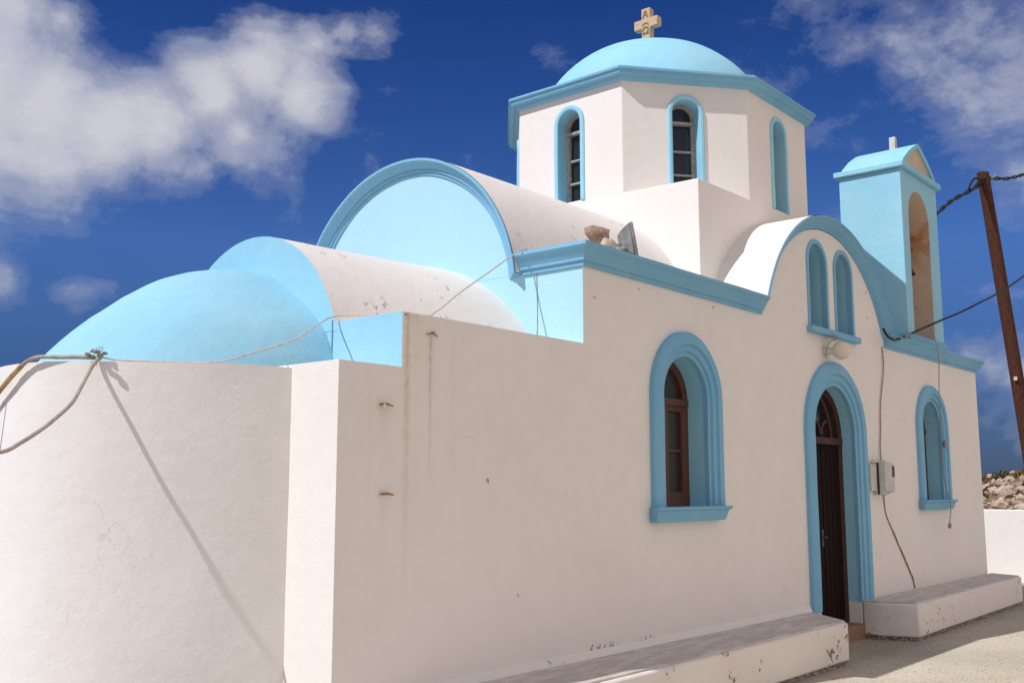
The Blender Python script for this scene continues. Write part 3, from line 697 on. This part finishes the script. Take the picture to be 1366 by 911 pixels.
# drum, dome, cross -----------------------------------------------------------
x0, y0 = 8.73, 4.97
CX, CY = 10.53, 6.57
OV = [(8.73, 7.26), (8.73, 5.86), (9.82, 4.97), (11.27, 4.97)]
OV += [(2*CX-a, 2*CY-b_) for a, b_ in OV]
x1, y1 = 2*CX-x0, 2*CY-y0
ZS, ZO = 4.62, 5.92
mb = MB()
SQ = [(x0, y1), (x0, y0), (x1, y0), (x1, y1)]
V = [(*p, 3.2) for p in SQ]+[(*p, ZS) for p in SQ]+[(*p, ZS+.015) for p in OV]+[(*p, ZO) for p in OV]
# 0-3 bottom square, 4-7 top square, 8-15 octagon foot, 16-23 octagon head
Fc = [[3,2,1,0]]
Fc.append([0,1,5,9,17,16,8,4]); Fc.append([1,2,6,11,19,18,10,5]); Fc.append([2,3,7,13,21,20,12,6]); Fc.append([3,0,4,15,23,22,14,7])
Fc += [[9,5,10],[11,6,12],[13,7,14],[15,4,8]]
Fc += [[9,10,18,17],[11,12,20,19],[13,14,22,21],[15,8,16,23]]
Fc.append([16,17,18,19,20,21,22,23])
mb.add(V, Fc)
drum = raw(mb, [M['white'], M['blue']])
drum_faces = []
for i in range(8):
    a = Vector((*OV[i], 0)); b_ = Vector((*OV[(i+1) % 8], 0)); ud = (b_-a).normalized(); nn = Vector((ud.y, -ud.x, 0))
    if nn.dot((a+b_)/2-Vector((CX, CY, 0))) < 0: nn = -nn
    drum_faces.append((face(a, ud, nn), (b_-a).length))
DW = []
for i, (fn, ln) in enumerate(drum_faces):
    cu = ln/2; 
    if i == 0: cu = 0.71
    DW.append((fn, cu, 0.155, 4.66, 5.70))
booled(drum, [cutter(fn, arch_poly(cu, hh, zz0, zz1), -0.24, 0.3) for fn, cu, hh, zz0, zz1 in DW], 'DIFFERENCE')
for p in drum.data.polygons:
    cc = p.center; r_ = min(abs(fn_n) for fn_n in [0]) 
    if cc.z > ZS+.02 and cc.z < 5.72:
        # inside a reveal: off the outer faces
        inside = True
        for (fn, ln) in drum_faces:
            o_ = fn(0, 0, 0); n_ = (fn(0, 0, 1)-o_); w = (cc-Vector((o_.x, o_.y, cc.z))).dot(n_)
            if w > -0.004: inside = False
        if inside: p.material_index = 1
drum.name = 'drum'; place(drum, church)
bv = drum.modifiers.new('b', 'BEVEL'); bv.width = 0.012; bv.segments = 2; bv.limit_method = 'ANGLE'; bv.angle_limit = radians(30)
for i, (fn, cu, hh, zz0, zz1) in enumerate(DW):
    o_ = fn(cu, zz0, 0)
    e = empty('window', o_); e.parent = church; e.location = o_-WL[church.name]
    mb = MB(); sweep(mb, arch_path(cu, hh, zz0, zz1, 24), [(-0.003, -0.03), (-0.003, 0.016), (0.012, 0.022), (0.036, 0.022), (0.048, 0.012), (0.048, -0.02)], fn); mb.build('surround', M['blue'], e)
    sash(fn, cu, hh, zz0+.003, zz1, 0.15, e, M['frame_grey'], M['glass'], zz1-.235, [zz0+.24, zz0+.50], .03, leaf=False)
# octagonal cornice: walk order so that outside lies on the right
DCOR = [(-0.10, 0.0), (0.125, 0.0), (0.127, 0.024), (0.108, 0.030), (0.100, 0.066), (0.060, 0.074), (0.045, 0.105), (0.0, 0.118), (-0.10, 0.118)]
area = sum(OV[i][0]*OV[(i+1) % 8][1]-OV[(i+1) % 8][0]*OV[i][1] for i in range(8))
pts8 = OV if area > 0 else OV[::-1]
cornice('drum_cornice', pts8, 5.975, M['blue_trim'], church, close=True, prof=DCOR)
mb = MB(); nu, nv = 72, 22
for i in range(nv+1):
    ph = pi/2*i/nv
    for j in range(nu):
        th = 2*pi*j/nu; r = 1.395*cos(ph)
        x = 10.46+r*cos(th); y = 6.60+r*sin(th); z = 5.90+1.09*sin(ph)**1.05
        d = .008*noise.noise(Vector((x*1.7, y*1.7, z*1.7)))
        mb.v.append(Vector((x+d*cos(th), y+d*sin(th), z+d)))
for i in range(nv):
    for j in range(nu): mb.f.append([i*nu+j, i*nu+(j+1) % nu, (i+1)*nu+(j+1) % nu, (i+1)*nu+j]); mb.m.append(0)
mb.add([(*p, 5.965) for p in [(CX+(a-CX)*.97, CY+(b_-CY)*.97) for a, b_ in OV]]+[(CX, CY, 5.98)], [[k, (k+1) % 8, 8] for k in range(8)])
dome = mb.build('dome', M['blue'], church, smooth=True)
# carved stone cross with alpha and omega
crx = 10.44
mb = MB()
cz = 6.90; tp = 7.51
P_ = [(-.06, cz), (.06, cz), (.06, 7.255), (.17, 7.255), (.17, 7.375), (.06, 7.375), (.06, tp), (-.06, tp), (-.06, 7.375), (-.17, 7.375), (-.17, 7.255), (-.06, 7.255)]
mb.prism([(6.60+u, z) for u, z in P_], -.05, .05, west(crx))
cr_o = mb.build('cross', M['stone'], church, bev=.007)
def lettering(ch, size, loc, rot, mat, name, parent):
    cu = bpy.data.curves.new('t', 'FONT'); cu.body = ch; cu.size = size; cu.extrude = .004; cu.align_x = 'CENTER'; cu.align_y = 'CENTER'; cu.offset = .003
    to = bpy.data.objects.new('t', cu); COL.objects.link(to); bpy.context.view_layer.update()
    me = bpy.data.meshes.new_from_object(to.evaluated_get(bpy.context.evaluated_depsgraph_get()))
    bpy.data.objects.remove(to)
    me.transform(Matrix.Translation(loc) @ rot); me.materials.clear(); me.materials.append(mat); me.name = name
    o = bpy.data.objects.new(name, me); COL.objects.link(o); place(o, parent); return o
Rw = Matrix(((0,0,-1,0),(-1,0,0,0),(0,1,0,0),(0,0,0,1)))       # text x -> -y, text y -> z, text z -> -x
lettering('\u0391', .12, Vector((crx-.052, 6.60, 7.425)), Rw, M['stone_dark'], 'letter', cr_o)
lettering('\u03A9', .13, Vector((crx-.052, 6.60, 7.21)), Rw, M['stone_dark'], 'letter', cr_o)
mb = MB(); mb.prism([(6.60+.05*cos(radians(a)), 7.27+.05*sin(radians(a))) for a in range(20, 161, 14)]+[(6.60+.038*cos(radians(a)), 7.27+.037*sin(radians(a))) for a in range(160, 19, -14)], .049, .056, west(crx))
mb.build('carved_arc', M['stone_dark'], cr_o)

# ================================================================ BENCHES, WALL, YARD
def bench(poly, label, slab_poly, ridge):
    z = 0.392
    bx = sum(p[0] for p in poly)/len(poly)
    e = empty('bench', (bx, 4.2, 0)); tag(e, label, 'bench', None)
    P3 = lambda u, v, w: Vector((u, v, w))
    MB().prism(poly, 0.040, z-.012, P3).build('base', M['bench'], e, bev=.018)
    MB().prism([(u, v) for u, v in slab_poly], z-.014, z+.004, P3).build('seat_slab', M['marble'], e, bev=.004)
    foot = [(u, v) for u, v in ridge]
    MB().prism(foot, -.02, .045, P3).build('footing', M['aggregate'], e, bev=.01)
    return e
def cove():
    y0_, y1_ = 4.462, 4.50
    mb = MB(); mb.add([(3.9, y0_, .394), (9.86, y0_, .394), (9.86, y1_+.01, .394), (3.9, y1_+.01, .394), (3.9, y1_-.012, .445), (9.86, y1_-.012, .445), (9.86, y1_+.01, .445), (3.9, y1_+.01, .445)],
        [(0,3,2,1),(4,5,6,7),(0,1,5,4),(1,2,6,5),(2,3,7,6),(3,0,4,7)])
    mb.build('cement_fillet', M['white_worn'], church, bev=.006)
cove()
b1 = [(3.9, 4.495), (3.9, 3.92), (9.42, 3.93), (9.88, 4.495)]
bench(b1, 'long whitewashed masonry bench with chipped face, left of the door', [(3.92, 4.49), (3.92, 3.95), (9.40, 3.955), (9.85, 4.49)], [(3.9, 4.49), (3.9, 3.935), (9.41, 3.945), (9.86, 4.49)])
b2 = [(11.18, 4.495), (11.16, 4.30), (11.30, 3.94), (15.72, 4.05), (15.95, 4.495)]
bench(b2, 'short whitewashed masonry bench under the far window, right of the door', [(11.20, 4.49), (11.18, 4.31), (11.32, 3.965), (15.69, 4.075), (15.9, 4.49)], [(11.20, 4.49), (11.18, 4.30), (11.31, 3.955), (15.70, 4.06), (15.93, 4.49)])

# low yard wall
a = Vector((19.3, -9, 0)); b_ = Vector((19.3, 13.5, 0)); dirw = Vector((0, 1, 0)); nn = Vector((.25, 0, 0))
n = 24; vs = []; fs = []
for i in range(n+1):
    q = a+(b_-a)*i/n; zz = 1.225+.008*noise.noise(Vector((i*.7, 0, 0)))
    vs += [q+Vector((0,0,-.1)), q+Vector((0,0,zz)), q+nn+Vector((0,0,zz-.01)), q+nn+Vector((0,0,-.1))]
for i in range(n):
    for j in range(4): fs.append([i*4+j, i*4+(j+1) % 4, (i+1)*4+(j+1) % 4, (i+1)*4+j])
fs += [[0,1,2,3], [n*4+3, n*4+2, n*4+1, n*4]]
o = mk('yard_wall', vs, fs, M['white'], None, bev=.02)
tag(o, 'low whitewashed yard wall beyond the chapel, stony slope behind it', 'wall')

# hillside behind the yard wall ------------------------------------------------
WO = Vector((19.4, 4.5, 0)); WN = Vector((dirw.y, -dirw.x, 0))
def hill_h(x, y):
    s = (Vector((x, y, 0))-WO).dot(WN)
    if s < 0: return -0.05
    h = 0.82*(1-math.exp(-s/2.2))+0.048*s if s < 26 else 0.82+0.048*26-(s-26)*.05
    h -= max(-12, min(12, (y-x*.26)))*.035*min(1, s/15)
    h += 0.16*noise.noise(Vector((x*.22, y*.22, 1.5)))*min(1, s/4)+0.10*noise.noise(Vector((x*.9, y*.9, 4)))*min(1, s/3)
    return h
vs = []; fs = []; NX, NY = 150, 150
for i in range(NX+1):
    for j in range(NY+1):
        s = -0.4+(60*(i/NX)**1.6); l = -40+110*j/NY
        p = WO+WN*s+dirw*l; vs.append((p.x, p.y, hill_h(p.x, p.y)-(0.3 if s < 0.1 else 0)))
for i in range(NX):
    for j in range(NY): fs.append((i*(NY+1)+j, (i+1)*(NY+1)+j, (i+1)*(NY+1)+j+1, i*(NY+1)+j+1))
tag(mk('hillside', vs, fs, M['earth'], smooth=True), kind='structure')
# a further, greener ridge
vs = []; fs = []
for i in range(41):
    for j in range(13):
        a = radians(-10+60*i/40); r = 84+3*j
        vs.append((r*cos(a), r*sin(a), -1+4.1*sin(pi*j/12)*(.75+.5*noise.noise(Vector((i*.22, j*.2, 2))))))
for i in range(40):
    for j in range(12): fs.append((i*13+j, (i+1)*13+j, (i+1)*13+j+1, i*13+j+1))
tag(mk('far_hill', vs, fs, M['plant_green'], smooth=True), kind='structure')

def rock_geo(mb, c, r, sq=(1, 1, .7), m=0, sub=1, seed=0):
    bm = bmesh.new(); bmesh.ops.create_icosphere(bm, subdivisions=sub, radius=1)
    k = len(mb.v); rot = Matrix.Rotation(random.uniform(0, 6.3), 3, 'Z') @ Matrix.Rotation(random.uniform(-.4, .4), 3, 'X')
    for v in bm.verts:
        d = 1+.42*noise.noise(v.co*1.4+Vector((seed*3.1, seed*1.7, seed)))
        q = Vector((v.co.x*sq[0], v.co.y*sq[1], v.co.z*sq[2]))*d*r
        mb.v.append(Vector(c)+rot @ q)
    for f in bm.faces: mb.f.append([v.index+k for v in f.verts]); mb.m.append(m)
    bm.free()
mb = MB()
for k in range(1500):
    a = radians(random.uniform(11, 22)) if k < 1200 else radians(random.uniform(-5, 11)); r = random.uniform(23, 47)
    x, y = r*cos(a), r*sin(a); s = (Vector((x, y, 0))-WO).dot(WN)
    if s < 0.3: continue
    rr = random.choice([.03, .045, .06, .09, .15, .19])*random.uniform(.7, 1.3)
    rock_geo(mb, (x, y, hill_h(x, y)+rr*.25), rr, (1, random.uniform(.6, 1), random.uniform(.45, .8)), 0 if random.random() < .68 else 1, 1, k*.37)
tag(mb.build('loose_rocks', [M['rock_pale'], M['rock_brown']]), kind='stuff')

def shrub(x, y, r, mat, label, name='shrub'):
    z = hill_h(x, y); mb = MB()
    for k in range(420):
        a = random.uniform(0, 2*pi); ph = math.asin(random.uniform(0, 1)); q = random.uniform(.55, 1.0)*(1+.3*noise.noise(Vector((cos(a)*2, sin(a)*2, x))))
        p = Vector((x+r*q*cos(a)*cos(ph), y+r*q*sin(a)*cos(ph), z+r*.62*q*sin(ph)))
        u = Vector((random.gauss(0, 1), random.gauss(0, 1), random.gauss(0, 1))).normalized(); v = u.cross(Vector((random.gauss(0, 1), random.gauss(0, 1), 1))).normalized()
        l = random.uniform(.035, .075)
        mb.add([p-u*l, p+v*l*.5, p+u*l, p-v*l*.5], [(0, 1, 2, 3)])
    o = tag(empty(name, (x, y, z)), label, 'shrub', 'shrubs on the stony slope')
    mb.build('foliage', mat, o)
    st = MB()
    for k in range(7):
        a = random.uniform(0, 6.3); st.tube([(x, y, z-.03), (x+.3*r*cos(a), y+.3*r*sin(a), z+.25*r), (x+.6*r*cos(a), y+.6*r*sin(a), z+.42*r)], [.014, .010, .005], 5)
    st.build('stem', M['plant_brown'], o)
def azp(px_az, r): return r*cos(radians(px_az)), r*sin(radians(px_az))
for az, r, rad, mt, lb in [
    (16.1, 41, .5, 'plant_brown', 'rust brown shrub on the ridge beside the chapel corner'),
    (14.9, 43, .55, 'plant_green', 'olive green shrub on the ridge between chapel corner and pole'),
    (14.1, 42, .5, 'plant_brown', 'brown dry shrub on the ridge just behind the utility pole'),
    (15.4, 35, .34, 'plant_green', 'small green shrub halfway down the stony slope'),
    (16.3, 31, .32, 'plant_brown', 'small dry brown shrub low on the slope by the yard wall'),
    (13.6, 36, .40, 'plant_green', 'grey green shrub at the right edge of the slope')]:
    x, y = azp(az, r); shrub(x, y, rad, M[mt], lb)

# utility pole ------------------------------------------------------------------
top = Vector((20.46, 5.49, 7.55)); bot = Vector((21.79, 5.14, .30))
pole = tag(empty('utility_pole', bot), 'leaning dark brown wooden utility pole behind the yard wall', 'utility pole')
mb = MB(); n = 30; seg = 18; ax = (top-bot)
for i in range(n+1):
    t_ = i/n; c = bot+ax*t_+Vector((.02*sin(t_*5), .015*sin(t_*4+1), 0)); r = .130-.020*t_
    for k in range(seg):
        a = 2*pi*k/seg; q = r*(1+.06*noise.noise(Vector((cos(a)*2.5, sin(a)*2.5, t_*4)))+.03*noise.noise(Vector((cos(a)*8, sin(a)*8, t_*3))))
        mb.v.append(c+Vector((cos(a)*q, sin(a)*q, 0)))
for i in range(n):
    for k in range(seg): mb.f.append([i*seg+k, i*seg+(k+1) % seg, (i+1)*seg+(k+1) % seg, (i+1)*seg+k]); mb.m.append(0)
kk = len(mb.v); mb.v.append(top+Vector((0, 0, .03)))
for k in range(seg): mb.f.append([n*seg+k, n*seg+(k+1) % seg, kk]); mb.m.append(0)
mb.build('pole_shaft', M['pole'], pole, smooth=True)
mb = MB(); P0 = top+Vector((.05, -.01, -.13))
mb.tube([P0+Vector((.10*cos(a), .13*sin(a), .012*sin(3*a))) for a in [i*2*pi/16 for i in range(17)]], .014, 6)
mb.tube([P0+Vector((-.02, -.12, .0)), P0+Vector((-.05, -.20, .02)), P0+Vector((-.03, -.24, .05))], .02, 6)
mb.build('cable_clamp', M['metal_grey'], pole)
mb = MB(); q = bot+ax*.46; mb.box(q+Vector((-.15, -.04, -.03)), q+Vector((-.125, .02, .04))); mb.build('number_tag', M['plastic_white'], pole)

def cable(name, label, pts, r, mat, k=8, seg=8, cat='cable', parent=None):
    o = MB().tube(catmull(pts, k), r, seg).build(name, mat, parent, smooth=True)
    if not parent: tag(o, label, cat)
    return o
# twisted supply cables: two strands wound round each other
def twisted(name, label, pts, r, pitch, mat):
    P = catmull(pts, 24); mb = MB()
    acc_ = 0; A_ = [0]
    for a, b_ in zip(P, P[1:]): acc_ += (b_-a).length; A_.append(acc_)
    for ph in (0, pi):
        Q = []
        for p, s in zip(P, A_):
            w = 2*pi*s/pitch+ph; Q.append(p+Vector((0.25*cos(w)*r, cos(w)*r*.8, sin(w)*r)))
        mb.tube(Q, r*.8, 6)
    o = mb.build(name, mat, smooth=True); tag(o, label, 'cable'); return o
twisted('power_cable', 'twisted black cable from the pole top down behind the bell tower', [top+Vector((-.05, .0, -.14)), (20.1, 5.49, 7.22), (19.53, 5.52, 6.98), (18.56, 5.51, 6.61), (17.14, 5.38, 6.03), (15.8, 5.34, 5.45), (14.38, 5.24, 4.95)], .024, 1.3, M['wire_black'])
mb = MB()
P = catmull([(20.42, 5.42, 7.42), (20.15, 5.46, 7.36), (19.85, 5.47, 7.30), (19.6, 5.50, 7.08), (19.75, 5.5, 7.06), (20.0, 5.48, 7.22), (20.3, 5.44, 7.33)], 8)
o = mb.tube(P, .022, 6).build('cable_loop', M['wire_black'], smooth=True); tag(o, 'slack loop of black cable tied beside the pole top', 'cable')
twisted('power_cable', 'twisted black cable running right from the pole top out of view', [top+Vector((0, -.12, -.11)), (21.3, 5.3, 7.60), (22.45, 5.3, 7.93), (24.42, 5.68, 8.5), (32, 6.5, 10.6)], .022, 1.2, M['wire_black'])
cable('power_cable', 'thin black cable from the foot of the door arch to the far right', [(11.93, 4.40, 3.44), (11.95, 4.36, 3.35), (12.03, 4.33, 3.315), (12.34, 4.36, 3.36), (13.6, 4.34, 3.70), (15.2, 4.3, 4.14), (18.18, 4.34, 5.04), (24, 4.4, 7.2)], .014, M['wire_black'])
for (u, v, z) in ((12.35, 4.35, 3.365), (12.52, 4.345, 3.41), (12.62, 4.34, 3.44)):
    o = MB().tube([(u-.035, v, z-.012), (u+.035, v, z+.012)], .020, 8).build('cable_grip', M['metal_grey']); tag(o, 'small grey grip clamped on the thin black cable at the arch foot', 'cable grip', 'grips on the thin black cable')
cable('wall_wire', 'thin pale wire running down from the arch foot to the meter box', [(12.12, 4.49, 3.25), (12.11, 4.482, 3.0), (12.02, 4.485, 2.727), (11.95, 4.484, 2.5), (11.93, 4.485, 2.28), (11.88, 4.482, 2.05), (11.87, 4.475, 1.87)], .008, M['wire_dirty'], cat='wire')
cable('rusty_conduit', 'rusty conduit slanting down the wall from the meter box to the bench', [(11.93, 4.488, 1.52), (11.95, 4.492, 1.42), (12.0, 4.495, 1.28), (12.19, 4.492, 1.083), (12.33, 4.496, .94), (12.46, 4.492, 0.813), (12.69, 4.496, 0.584), (12.74, 4.492, 0.53), (12.80, 4.494, 0.41)], [.007]*24+[.011]*33+[.008]*8, M['rust'], cat='conduit')
cable('bell_rope', 'thin cord hanging from the bell arch down past the far window', [(13.35, 4.62, 3.95), (13.32, 4.42, 3.83), (13.56, 4.385, 3.62), (13.74, 4.375, 3.42), (13.79, 4.38, 3.2), (13.80, 4.40, 2.85), (13.83, 4.415, 2.3), (13.84, 4.41, 1.70), (13.80, 4.34, 1.40), (13.77, 4.345, 1.22), (13.75, 4.35, 1.14)], .006, M['wire_dirty'], cat='cord')
mb = MB(); rock_geo(mb, (13.75, 4.35, 1.12), .035, (.7, .7, 1.3), 0, 1, 3); tag(mb.build('cord_weight', M['metal_grey']), 'small grey weight at the lower end of the cord below the far window', 'weight')
mb = MB(); rock_geo(mb, (13.86, 4.39, 2.16), .04, (.8, .8, 1.3), 0, 1, 5); tag(mb.build('cord_weight', M['metal_grey']), 'small grey weight on the cord halfway up the far window', 'weight')

# bell ---------------------------------------------------------------------------
bell = tag(empty('bell', (13.66, 4.64, 4.37)), 'small dark bell hanging inside the bell tower arch', 'bell')
mb = MB(); prof = [(.20, 0), (.195, .02), (.165, .06), (.14, .13), (.125, .20), (.10, .25), (.05, .28), (0.001, .285)]; seg = 28
for r, z in prof:
    for k in range(seg): a = 2*pi*k/seg; mb.v.append(Vector((13.55+.8*r*cos(a), 4.70+.8*r*sin(a), 4.37+z*.85)))
for i in range(len(prof)-1):
    for k in range(seg): mb.f.append([i*seg+k, i*seg+(k+1) % seg, (i+1)*seg+(k+1) % seg, (i+1)*seg+k]); mb.m.append(0)
mb.build('bell_body', M['metal_dark'], bell, smooth=True)
MB().tube([(13.55, 4.70, 4.65), (13.55, 4.70, 4.80)], .015, 6).tube([(13.24, 4.70, 4.80), (13.98, 4.70, 4.80)], .022, 8).build('hanger', M['rust'], bell)
MB().tube([(13.55, 4.70, 4.5), (13.55, 4.70, 4.36), (13.55, 4.70, 4.33)], [.008, .02, .028], 8).build('clapper', M['metal_dark'], bell)

# globe lamp over the door -----------------------------------------------------------
lamp = tag(empty('wall_lamp', (10.53, WY, 3.02)), 'round white globe lamp on a bracket over the door', 'lamp')
bm = bmesh.new(); bmesh.ops.create_uvsphere(bm, u_segments=32, v_segments=20, radius=.098)
me_v = [v.co+Vector((10.545, 4.34, 3.035)) for v in bm.verts]; me_f = [[v.index for v in f.verts] for f in bm.faces]; bm.free()
mk('globe', me_v, me_f, M['globe'], lamp, smooth=True)
MB().tube([(10.46, 4.51, 3.03), (10.47, 4.46, 3.03)], .052, 16).tube([(10.47, 4.47, 3.03), (10.52, 4.38, 3.033)], .036, 14).build('fitting', M['plastic_white'], lamp, smooth=True)
MB().tube(catmull([(10.58, 4.42, 3.20), (10.55, 4.39, 3.16), (10.43, 4.40, 3.13), (10.37, 4.42, 3.06), (10.37, 4.44, 2.98), (10.43, 4.46, 2.96)], 6), .007, 6).tube([(10.50, 4.42, 3.20), (10.66, 4.41, 3.20)], .006, 5).build('flex', M['wire_dirty'], lamp, smooth=True)

# electricity meter boxes ---------------------------------------------------------------
mt = tag(empty('meter_box', (11.75, WY, 1.5)), 'white electricity meter box on the wall between door and far window', 'meter box')
MB().box((11.47, 4.445, 1.56), (11.64, 4.498, 1.87)).build('junction_box', M['plastic_white'], mt, bev=.008)
MB().tube([(11.46, 4.43, 1.885), (11.66, 4.43, 1.89)], .012, 6).build('lid_clip', M['plastic_white'], mt)
bx = [(11.68, 1.50), (11.98, 1.50), (12.03, 1.56), (12.03, 1.86), (11.98, 1.90), (11.68, 1.90)]
mb = MB(); mb.add([(11.66, 4.498, 1.51), (12.04, 4.498, 1.51), (12.04, 4.498, 1.91), (11.66, 4.498, 1.91), (11.68, 4.36, 1.56), (11.96, 4.36, 1.56), (11.96, 4.36, 1.86), (11.68, 4.36, 1.89)],
       [(0,1,2,3), (4,5,6,7), (0,1,5,4), (1,2,6,5), (2,3,7,6), (3,0,4,7)])
mb.build('cover', M['plastic_white'], mt, bev=.01)
MB().box((11.885, 4.353, 1.72), (11.94, 4.362, 1.84)).build('meter_window', M['metal_dark'], mt)
MB().tube([(11.662, 4.44, 1.52), (11.662, 4.44, 1.90)], .012, 6).build('seam', M['metal_dark'], mt)

# floodlight and stones on the roof edge ------------------------------------------------------
fl = tag(empty('floodlight', (7.05, 4.72, 3.41)), 'grey floodlight propped on the roof edge beside the stones', 'floodlight')
tilt = Matrix.Translation(Vector((7.12, 4.70, 3.63))) @ Matrix.Rotation(radians(-48), 4, 'Z') @ Matrix.Rotation(radians(-9), 4, 'Y')
mb = MB(); mb.box((-.012, -.13, -.16), (.016, .13, .15)); mb.v = [tilt @ v for v in mb.v]; mb.build('front_frame', M['metal_grey'], fl, bev=.008)
mb = MB(); mb.add([(-.015,-.13,-.13),(-.015,.13,-.13),(-.015,.13,.15),(-.015,-.13,.15),(-.10,-.07,-.07),(-.10,.07,-.07),(-.10,.07,.09),(-.10,-.07,.09)],
    [(0,1,2,3),(4,5,6,7),(0,1,5,4),(1,2,6,5),(2,3,7,6),(3,0,4,7)]); mb.v = [tilt @ v for v in mb.v]; mb.build('housing', M['metal_grey'], fl, bev=.006)
mb = MB(); mb.box((-.19, -.045, -.12), (-.105, .045, .0)); mb.box((-.14, -.15, -.19), (-.12, .15, -.16)); mb.v = [tilt @ v for v in mb.v]; mb.build('bracket', M['metal_grey'], fl, bev=.004)
for (c, r, sq, mat, lb, sd) in [((6.80, 4.82, 3.655), .085, (1.5, .8, .85), 'rock_brown', 'brown stone on top of the little pile beside the floodlight', 2.2),
    ((6.74, 4.68, 3.52), .078, (.95, .85, 1.0), 'rock_pale', 'pale stone at the left of the pile on the roof edge', 5.1),
    ((6.92, 4.70, 3.50), .075, (1.25, .9, .8), 'metal_grey', 'grey stone wedged between the pale stone and the floodlight', 7.7),
    ((6.90, 4.60, 3.455), .05, (1.6, .9, .6), 'rust', 'reddish brown stone lowest in the pile on the roof edge', 9.4)]:
    mb = MB(); rock_geo(mb, c, r, sq, 0, 2, sd); o = mb.build('stone', M[mat], smooth=False, bev=0.004, bevang=20); tag(o, lb, 'stone', 'stones on the roof edge')

# iron stubs left in the wall ----------------------------------------------------------------
for (x, z, L1) in ((4.165, 2.075, .085), (4.18, 1.555, .06)):
    mb = MB(); rock_geo(mb, (x, 4.498, z), L1, (1.0, .12, .16), 0, 2, x*z); mb.build('plaster_lip', M['white_rough'], church, smooth=True)
    MB().tube([(x-.05, 4.487, z+.006), (x-.01, 4.475, z+.010), (x+.055, 4.483, z+.002)], [.006, .008, .004], 6).build('iron_stub', M['rust'], church)
MB().tube([(4.50, 4.492, 2.540), (4.55, 4.482, 2.546), (4.60, 4.492, 2.536)], .004, 5).tube([(4.548, 4.50, 2.552), (4.548, 4.47, 2.552)], .006, 5).build('iron_pin', M['rust'], church)

# cables over the apse --------------------------------------------------------------------------
o = cable('hose', 'pale plastic pipe along the top edge of the rounded apse wall', [(2.91, 5.47, 2.316), (2.89, 5.49, 2.318), (2.82, 5.57, 2.322), (2.76, 5.645, 2.322), (2.69, 5.75, 2.324), (2.662, 5.82, 2.305), (2.648, 5.87, 2.275)], .0115, M['hose'], cat='pipe')
cable('hose', 'yellowed pipe slanting down the apse from the pale one', [(2.65, 5.862, 2.282), (2.636, 5.935, 2.232), (2.628, 5.99, 2.193), (2.624, 6.074, 2.142), (2.63, 6.16, 2.09)], .014, M['plastic_cream'], cat='pipe')
cable('thin_cord', 'thin blue grey cord dangling beside the yellowed pipe', [(2.618, 6.07, 2.15), (2.616, 6.08, 2.0), (2.618, 6.1, 1.85)], .007, M['blue_trim'], cat='cord')
cable('hanging_cable', 'thick beige cable sagging away from the top of the apse', [(2.9, 5.45, 2.32), (2.865, 5.455, 2.285), (2.80, 5.40, 2.21), (2.73, 5.345, 2.115), (2.68, 5.31, 2.05), (2.63, 5.295, 2.00), (2.565, 5.265, 1.95), (2.49, 5.22, 1.9), (2.35, 5.15, 1.82), (2.2, 5.03, 1.765), (1.95, 4.92, 1.745), (1.2, 4.75, 1.85), (-1.5, 4.4, 2.7), (-6, 4.0, 4.6)], .0105, M['hose'], k=10)
mb = MB()
for k in range(9):
    rock_geo(mb, (2.875+random.uniform(-.035, .04), 5.455+random.uniform(-.05, .05), 2.335+random.uniform(-.012, .02)), random.uniform(.010, .019), (1.2, 1, .7), 0, 1, k)
for k in range(4):
    a = random.uniform(0, 6.3); p = Vector((2.875, 5.45, 2.335)); mb.tube([p, p+Vector((.03*cos(a), .03*sin(a), .015)), p+Vector((.034*cos(a)+.01, .034*sin(a), .028+.02*random.random()))], .002, 4)
o = mb.build('cable_knot', M['metal_grey']); tag(o, 'grey knot of wire where the cables meet on the apse edge', 'wire knot')
cable('roof_wire', 'pale wire looping from the apse edge up over both vault steps', [(2.90, 5.47, 2.325), (2.98, 5.41, 2.308), (3.13, 5.30, 2.306), (3.40, 5.115, 2.312), (3.6, 5.001, 2.379), (3.86, 4.992, 2.476), (4.05, 4.983, 2.599), (4.26, 5.094, 2.682), (4.40, 5.00, 2.70), (4.60, 4.64, 2.680), (4.78, 4.68, 2.74), (5.15, 4.83, 2.93), (5.60, 4.95, 3.17), (5.95, 5.01, 3.37), (6.06, 5.0, 3.425), (6.4, 4.95, 3.42)], .0055, M['wire_pale'], k=10, cat='wire')
cable('drop_wire', 'thin wire hanging down the blue face under the cornice return', [(6.135, 4.945, 3.245), (6.1455, 4.94, 3.2), (6.147, 4.935, 2.85), (6.147, 4.95, 2.68)], .003, M['wire_dirty'], cat='wire')
cable('drop_wire', 'thin wire hanging down the blue step beside the half dome', [(4.292, 5.145, 2.67), (4.294, 5.148, 2.5), (4.294, 5.148, 2.34)], .004, M['blue_trim'], cat='wire')
